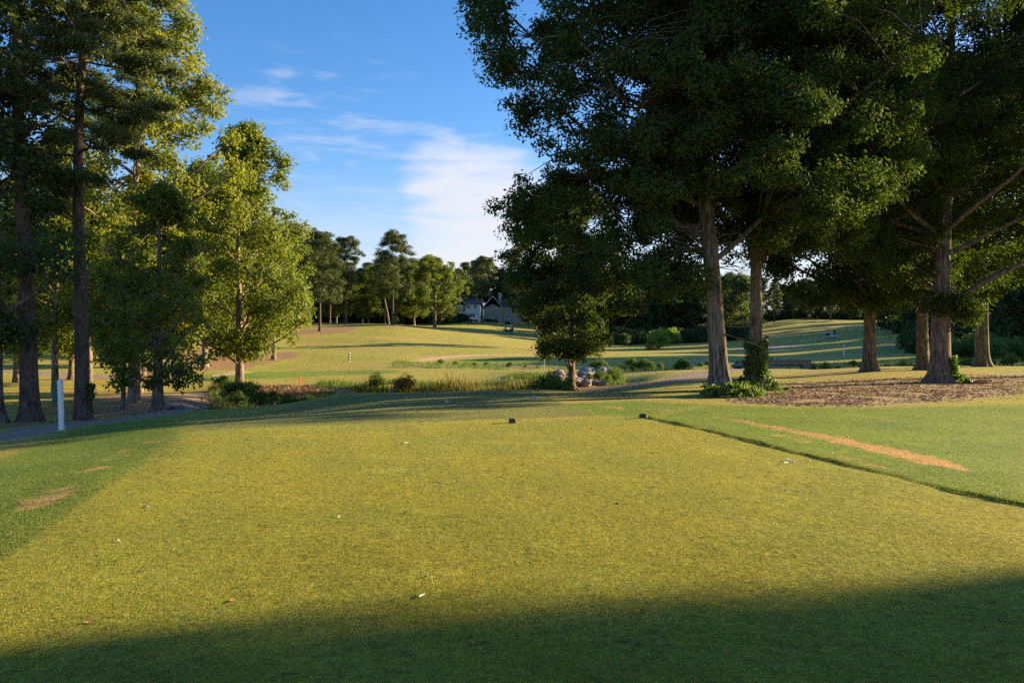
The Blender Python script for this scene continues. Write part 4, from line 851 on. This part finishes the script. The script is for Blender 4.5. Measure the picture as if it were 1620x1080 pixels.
# ------------------------------------------------------------------ houses
def window(par, x, z, w_, h_, y, mat='white'):
    f = MB()
    t_ = .10
    f.box(x - w_ / 2 - t_, x + w_ / 2 + t_, y - .07, y + .02, z + h_ / 2, z + h_ / 2 + t_); f.box(x - w_ / 2 - t_, x + w_ / 2 + t_, y - .07, y + .02, z - h_ / 2 - t_, z - h_ / 2)
    f.box(x - w_ / 2 - t_, x - w_ / 2, y - .07, y + .02, z - h_ / 2, z + h_ / 2); f.box(x + w_ / 2, x + w_ / 2 + t_, y - .07, y + .02, z - h_ / 2, z + h_ / 2)
    f.box(x - w_ / 2, x + w_ / 2, y - .05, y + .01, z - .03, z + .03)
    o = f.build('window', M[mat], par); g = MB(); g.box(x - w_ / 2, x + w_ / 2, y - .03, y + .015, z - h_ / 2, z - .03); g.box(x - w_ / 2, x + w_ / 2, y - .03, y + .015, z + .03, z + h_ / 2); g.build('pane', M['glass'], o)
def gable(e, x0, x1, y0, y1, z1, zr, mat, roofmat='roof', trim=True):
    """walls with a gable facing the camera (ridge along y) and a real roof"""
    b = MB(); b.prism([(x0, -1.5), (x1, -1.5), (x1, z1), ((x0 + x1) / 2, zr), (x0, z1)], y0, y1); b.build('wall', M[mat], e)
    xm = (x0 + x1) / 2; b = MB(); th = .22; ov = .4; sl = (zr - z1) / (xm - x0)
    b.prism([(x0 - ov, z1 - ov * sl), (xm, zr), (x1 + ov, z1 - ov * sl), (x1 + ov, z1 - ov * sl + th), (xm, zr + th + .05), (x0 - ov, z1 - ov * sl + th)], y0 - ov, y1 + ov); b.build('roof', M[roofmat], e)
    if trim:
        for sg in (-1, 1):
            b = MB(); xe = xm + sg * (xm - x0 + ov); ze = z1 - ov * sl
            b.prism([(xm, zr - .25), (xe, ze - .25), (xe, ze + .02), (xm, zr + .02)][::(1 if sg > 0 else -1)], y0 - ov - .06, y0 - ov - .003); b.build('fascia', M['white'], e)
def side_gable(e, x0, x1, y0, y1, z1, zr, mat, roofmat='roof'):
    b = MB(); b.box(x0, x1, y0, y1, -1.5, z1); b.build('wall', M[mat], e); ym = (y0 + y1) / 2; b = MB(); o = .45
    V = [(x0 - o, y0 - o, z1), (x1 + o, y0 - o, z1), (x1 + o, ym, zr), (x0 - o, ym, zr), (x0 - o, y1 + o, z1), (x1 + o, y1 + o, z1)]
    b.add(V + [(a, c, z - .2) for a, c, z in V], [(0, 1, 2, 3), (3, 2, 5, 4), (6, 9, 8, 7), (9, 10, 11, 8), (0, 6, 7, 1), (5, 11, 10, 4), (0, 3, 9, 6), (3, 4, 10, 9), (2, 1, 7, 8), (5, 2, 8, 11)]); b.build('roof', M[roofmat], e)
x, y, z = spot(735, 255); e = empty('house', (x, y, z + .3)); tag(e, 'white two-storey house with steep gable and blue left wing', 'house')
gable(e, -3.9, 0.6, 0, 9, 5.0, 7.7, 'siding_white'); side_gable(e, .6, 5.0, .3, 8.5, 5.6, 7.4, 'siding_white'); side_gable(e, -8.0, -3.9, 1.0, 8.5, 4.2, 6.0, 'siding_blue')
for (wx, wz, ww_, wh) in ((-2.9, 3.9, .8, 1.5), (-1.6, 3.9, 1.1, 1.6), (-.2, 3.9, .8, 1.5)): window(e, wx, wz, ww_, wh, 0)
for (wx, wz) in ((1.3, 4.6), (3.6, 4.6)): window(e, wx, wz, .7, 1.0, .3)
for wx in (2.1, 3.0): window(e, wx, 1.7, .7, 1.3, .3)
for wx in (-6.6, -5.3): window(e, wx, 1.9, .7, 1.2, 1.0)
b = MB(); b.box(-7.6, -3.7, -1.6, .9, .0, .18); [b.box(px_k, px_k + .1, -1.6, -1.5, -1, 1.1) for px_k in (-7.6, -6.3, -5.0, -3.8)]; b.box(-7.6, -3.7, -1.58, -1.52, .95, 1.05); b.box(-7.6, -3.7, -1.58, -1.52, .5, .6); b.build('deck', M['red_wood'], e)
x, y, z = spot(787, 262); e = empty('house', (x, y, z + .3)); tag(e, 'tan two-storey house with tall gable right of the white house', 'house')
gable(e, -4.8, 1.6, 0, 10, 4.9, 8.6, 'siding_tan'); side_gable(e, 1.6, 8.0, .6, 9.5, 5.4, 7.6, 'siding_tan')
for wx in (3.0, 5.2): window(e, wx, 1.5, .9, 1.2, .6)
window(e, -1.6, 6.3, .6, .8, 0)
b = MB(); b.box(.2, 1.3, 4, 5.2, 6.0, 10.0); b.build('chimney', M['siding_tan'], e)
x, y, z = spot(592, 246); e = empty('house', (x, y, z)); tag(e, 'pale house almost hidden in shade behind the hilltop pines', 'house')
side_gable(e, -4.5, 4.5, 0, 8, 4.6, 7.0, 'siding_white')
for wx in (-2.8, 0, 2.8): window(e, wx, 3.4, .9, 1.2, 0); window(e, wx, 1.0, .9, 1.2, 0)
x, y, z = spot(1612, 235); e = empty('house', (x, y, z + 3.0)); tag(e, 'pale roofed house glimpsed through the trees at the right edge', 'house')
side_gable(e, -6, 6, 0, 8, 3.6, 5.6, 'siding_tan', 'siding_white')
for wx in (-4, -1.3, 1.3, 4): window(e, wx, 1.6, .9, 1.2, 0)
for i, (px, s) in enumerate([(770, .75), (776, .75), (784, .75)]): bush('dark', px, 258, 'clipped round shrub against the tan house wall', s * .5, i, 'clipped shrubs by the tan house')
for i, (px, s) in enumerate([(720, .5), (726, .6), (746, .45), (752, .45), (803, .5)]): bush('dark', px, 250, 'dark hedge shrub in front of the houses', s * .75, i, 'hedge shrubs in front of the houses')

# ------------------------------------------------------------------ stone bridge, rocks, litter
x, y, z = spot(1245, 72); e = empty('bridge', (x, y, -1.0), R(8)); tag(e, 'small stone-walled bridge carrying the cart path over the creek', 'bridge')
b = MB(); b.prism([(-4.4, -.9), (-1.6, -.9), (-1.1, -.2), (0, .05), (1.1, -.2), (1.6, -.9), (2.2, -.9), (2.2, .95), (-4.4, .95)], -.22, .22); 
b = MB(); b.box(-4.4, -1.5, -.22, .22, -1.2, .45); b.box(1.5, 2.3, -.22, .22, -1.2, .45); b.box(-4.4, 2.3, -.24, .24, .452, .80); b.build('wall', M['stone'], e)
b = MB(); b.box(-4.5, 2.4, -.3, .3, .803, .90, .02); b.build('coping', M['stone'], e)
b = MB(); b.box(-4.4, 2.3, .25, 2.6, .25, .42); b.build('deck', M['rock_grey'], e)
def rock_mesh(seed, mat):
    import bmesh
    bm = bmesh.new(); bmesh.ops.create_icosphere(bm, subdivisions=2, radius=.5); rg = np.random.default_rng(seed); o3 = Vector(rg.uniform(0, 50, 3))
    for v in bm.verts:
        n_ = mnoise.noise(v.co * 1.6 + o3) * .5 + mnoise.noise(v.co * 4 + o3) * .12; v.co *= 1 + n_; v.co.x *= 1.25; v.co.z *= .55; v.co.x = round(v.co.x * 6) / 6 * .5 + v.co.x * .5
    me = bpy.data.meshes.new('rock'); bm.to_mesh(me); bm.free(); me.materials.append(M[mat]); return me
RK = [rock_mesh(i, 'rock') for i in range(3)] + [rock_mesh(10 + i, 'rock_grey') for i in range(3)]
rg = random.Random(4)
def rocks(n, px0, px1, D0, D1, s0, s1, label, group, dz=0.0, kinds=RK):
    for i in range(n):
        px = rg.uniform(px0, px1); D = rg.uniform(D0, D1); x, y, z = spot(px, D); o = link('rock', rg.choice(kinds), None, (x, y, z + .06 + dz)); s = rg.uniform(s0, s1)
        o.scale = (s, s * rg.uniform(.7, 1.1), s); o.rotation_euler = (rg.uniform(-.3, .3), rg.uniform(-.3, .3), rg.uniform(0, 6.28)); tag(o, label, 'rock', group)
rocks(60, 882, 930, 48, 58, .4, .95, 'reddish rock in the pile beside the lone shade tree', 'reddish rocks at the creek bend', kinds=RK[:3], dz=.35)
rocks(60, 922, 966, 54, 63, .45, 1.0, 'grey rock in the pile right of the lone shade tree', 'grey rocks at the creek bend', kinds=RK[3:], dz=.4)
rocks(22, 315, 334, 29.5, 32.5, .12, .3, 'small pale stone beside the end of the left cart path', 'stones by the cart path')
rocks(14, 255, 290, 31, 33, .12, .3, 'small stone at the foot of the low bushy tree', 'stones under the bushy tree')
# straw heaps on the brown bank and the little heap at the tufted oak
x, y, z = spot(1555, 30.5); e = empty('brush_pile', (x, y, z)); tag(e, 'small heap of sticks and bark on bare ground right of the tufted oak', 'brush pile'); b = MB(); rg2 = np.random.default_rng(8)
for k in range(60):
    c = rg2.normal(size=3) * np.array([.4, .2, .04]) + np.array([0, 0, .06]); dv = rg2.normal(size=3) * np.array([1, 1, .15]); dv /= np.linalg.norm(dv); b.tube([c - dv * .2, c + dv * .2], [.014, .007], 4)
b.build('sticks', M['straw'], e)
# bark and leaf litter on the bare ground: nobody could count it
rgl = np.random.default_rng(31); PX = rgl.uniform(12.5, 34, 60000) * 0; n_ = 70000; Dm = 19 + 20 * rgl.random(n_) ** 1.3; pxm = rgl.uniform(1150, 1700, n_); xm = (pxm - CX) / FPX * Dm
sdm = region(np.stack([xm, Dm], 1), REG['s_mulch']) + .5 * vnoise(xm, Dm, 1.1, 6.0); kp = (sdm > rgl.random(n_) * 1.6 - .45) & (vnoise(xm, Dm, .5, 9.0) > -.35); xm = xm[kp]; Dm = Dm[kp]; n_ = len(xm)
def litter(name, x_, y_, L, W, mat, label, h=.012):
    n_ = len(x_); Pn = np.stack([x_, y_, ground(x_, y_) + h], 1); nr = np.array([0, 0, 1.0]) + rgl.normal(size=(n_, 3)) * .45; nr /= np.linalg.norm(nr, axis=1)[:, None]
    ax = rgl.normal(size=(n_, 3)); ax -= (ax * nr).sum(1)[:, None] * nr; ax /= np.linalg.norm(ax, axis=1)[:, None]; bx = np.cross(nr, ax); ll = (L * rgl.uniform(.4, 1.5, n_))[:, None]; ww = (W * rgl.uniform(.5, 1.5, n_))[:, None]
    V = np.stack([Pn - ax * ll, Pn + bx * ww, Pn + ax * ll, Pn - bx * ww], 1).reshape(-1, 3)
    o = link(name, mesh_np(name, V, np.arange(n_ * 4).reshape(-1, 4), None, [mat], {'var': ('FACE', rgl.random(n_))})); tag(o, label, 'litter', None, 'stuff')
M['crumb'] = leaf_mat('crumb', (.30, .13, .06), (.66, .38, .20), (1, 1, 1), transf=.02, rough=.9)
M['litter'] = leaf_mat('litter', (.15, .085, .05), (.50, .32, .20), (1, 1, 1), (.55, .42, .32), .10, transf=.05, rough=.9)
litter('bark_litter', xm[::3], Dm[::3], .05, .022, M['litter'], 'brown bark and leaf litter under the right-hand oaks')
n_ = 9000; tx = rgl.uniform(4, 24, n_); ty = rgl.uniform(20, 36, n_); kp = (region(np.stack([tx, ty], 1), REG['s_mulch']) > -1.2) & (vnoise(tx, ty, .8, 2.0) > .25); P = np.stack([tx[kp], ty[kp], ground(tx[kp], ty[kp])], 1)
blades('weed_tufts', P, np.full(len(P), .07), .016, M['bush_leaf'], rgl, .6, label='sparse green weed tufts sprouting in the bark litter', cat='weeds')
n_ = 60000; ct = rgl.uniform(-8, 9, n_); cy_ = rgl.uniform(6.5, 16.5, n_); sc_ = region(np.stack([ct, cy_], 1), REG['s_strip']); kp = (ct > 0) & (sc_ > -.12 - .1 * rgl.random(n_)) & (rgl.random(n_) < .6)
litter('soil_crumbs', ct[kp], cy_[kp], .009, .006, M['crumb'], 'crumbs of dry reddish soil on the worn strips beside the tee', .006)
# straw on the brown creek bank
pts = []
for (pxa, pxb, Da, Db, n_) in [(395, 520, 37, 47, 9000), (800, 900, 42, 58, 7000)]:
    px = rgl.uniform(pxa, pxb, n_); D = rgl.uniform(Da, Db, n_); pts.append(np.stack([(px - CX) / FPX * D, D], 1))
pts = np.vstack(pts); litter('dead_straw', pts[:, 0], pts[:, 1], .16, .02, M['litter'], 'dead brown straw matted on the creek banks', .05)
# litter on the tee
def leafy(name, kind, px, py, s, label, group, cat):
    x, y = hit(px, py); zz_ = gz(x, y)
    b = MB()
    if kind == 'leaf':
        b.add([(-.5, 0, .25), (-.15, .28, .10), (.2, .22, .2), (.55, 0, .45), (.2, -.24, .15), (-.15, -.26, .3), (0, 0, .02)], [], [(0, 6, 1), (1, 6, 2), (2, 6, 3), (3, 6, 4), (4, 6, 5), (5, 6, 0)]); mt = 'dry_leaf'
    elif kind == 'chip':
        b.tube([(-.5, 0, .12), (.2, .05, .16), (.5, 0, .25)], [.10, .12, .2], 6); mt = 'tee_chip'
    else:
        b.lathe([(.01, .3), (.35, .22), (.5, .0), (.3, -.1)], 7); mt = 'clod'
    o = b.build(name, M[mt], None, (x, y, zz_ + .012)); o.scale = (s, s, s * (.4 if kind == 'leaf' else .8)); o.location.z -= .008; o.rotation_euler = (rg.uniform(-.1, .1), rg.uniform(-.2, .2), rg.uniform(0, 6.28)); tag(o, label, cat, group)
for (px, py, s) in [(416, 839, .07), (368, 951, .06), (328, 779, .05), (438, 730, .05), (378, 845, .05), (436, 728, .03), (140, 986, .05), (182, 1021, .05), (672, 913, .04), (1115, 700, .03), (217, 905, .05)]: leafy('fallen_leaf', 'leaf', px, py, s, 'small dry brown leaf lying on the mown tee', 'fallen leaves on the tee', 'leaf')
for (px, py, s) in [(667, 944, .055), (643, 701, .07), (537, 818, .045), (234, 802, .05), (1251, 730, .10), (1243, 733, .08), (1281, 730, .04), (817, 689, .04), (590, 758, .04), (782, 678, .04), (1342, 692, .05), (1365, 711, .05), (1315, 717, .04), (1512, 748, .05), (1540, 752, .05), (1574, 784, .05), (188, 857, .04), (1500, 761, .04)]: leafy('wood_chip', 'chip', px, py, s, 'small white chip lying in the short grass', 'white chips on the grass', 'chip')
for (px, py, s) in [(977, 797, .06), (828, 735, .05), (456, 706, .06), (549, 692, .04), (555, 715, .04), (587, 740, .05), (640, 812, .05), (1010, 1020, .05), (980, 731, .04), (977, 741, .04), (744, 1008, .04), (1100, 880, .03)]: leafy('turf_clod', 'clod', px, py, s * .65, 'dark little clod of soil on the mown tee', 'dark clods on the tee', 'clod')
ORD = 'first second third fourth fifth sixth seventh eighth ninth tenth eleventh twelfth thirteenth fourteenth fifteenth sixteenth seventeenth eighteenth nineteenth twentieth'.split()
TENS = {2: 'twenty', 3: 'thirty', 4: 'forty'}
def ordinal(i): return ORD[i] if i < 20 else TENS[(i + 1) // 10] + ('-' + ORD[(i + 1) % 10 - 1] if (i + 1) % 10 else 'th').replace('twentyth', 'twentieth')
bylab = {}
for o in SC.objects:
    if o.parent is None and o.get('label') and o.get('category') in ('tree', 'shrub'): bylab.setdefault(o['label'], []).append(o)
for lab, os_ in bylab.items():
    if len(os_) < 2: continue
    os_.sort(key=lambda o: math.atan2(o.location.x, o.location.y))
    for i, o in enumerate(os_): o['label'] = lab + ', ' + ordinal(i) + ' from left'
print('objects', len(SC.objects))
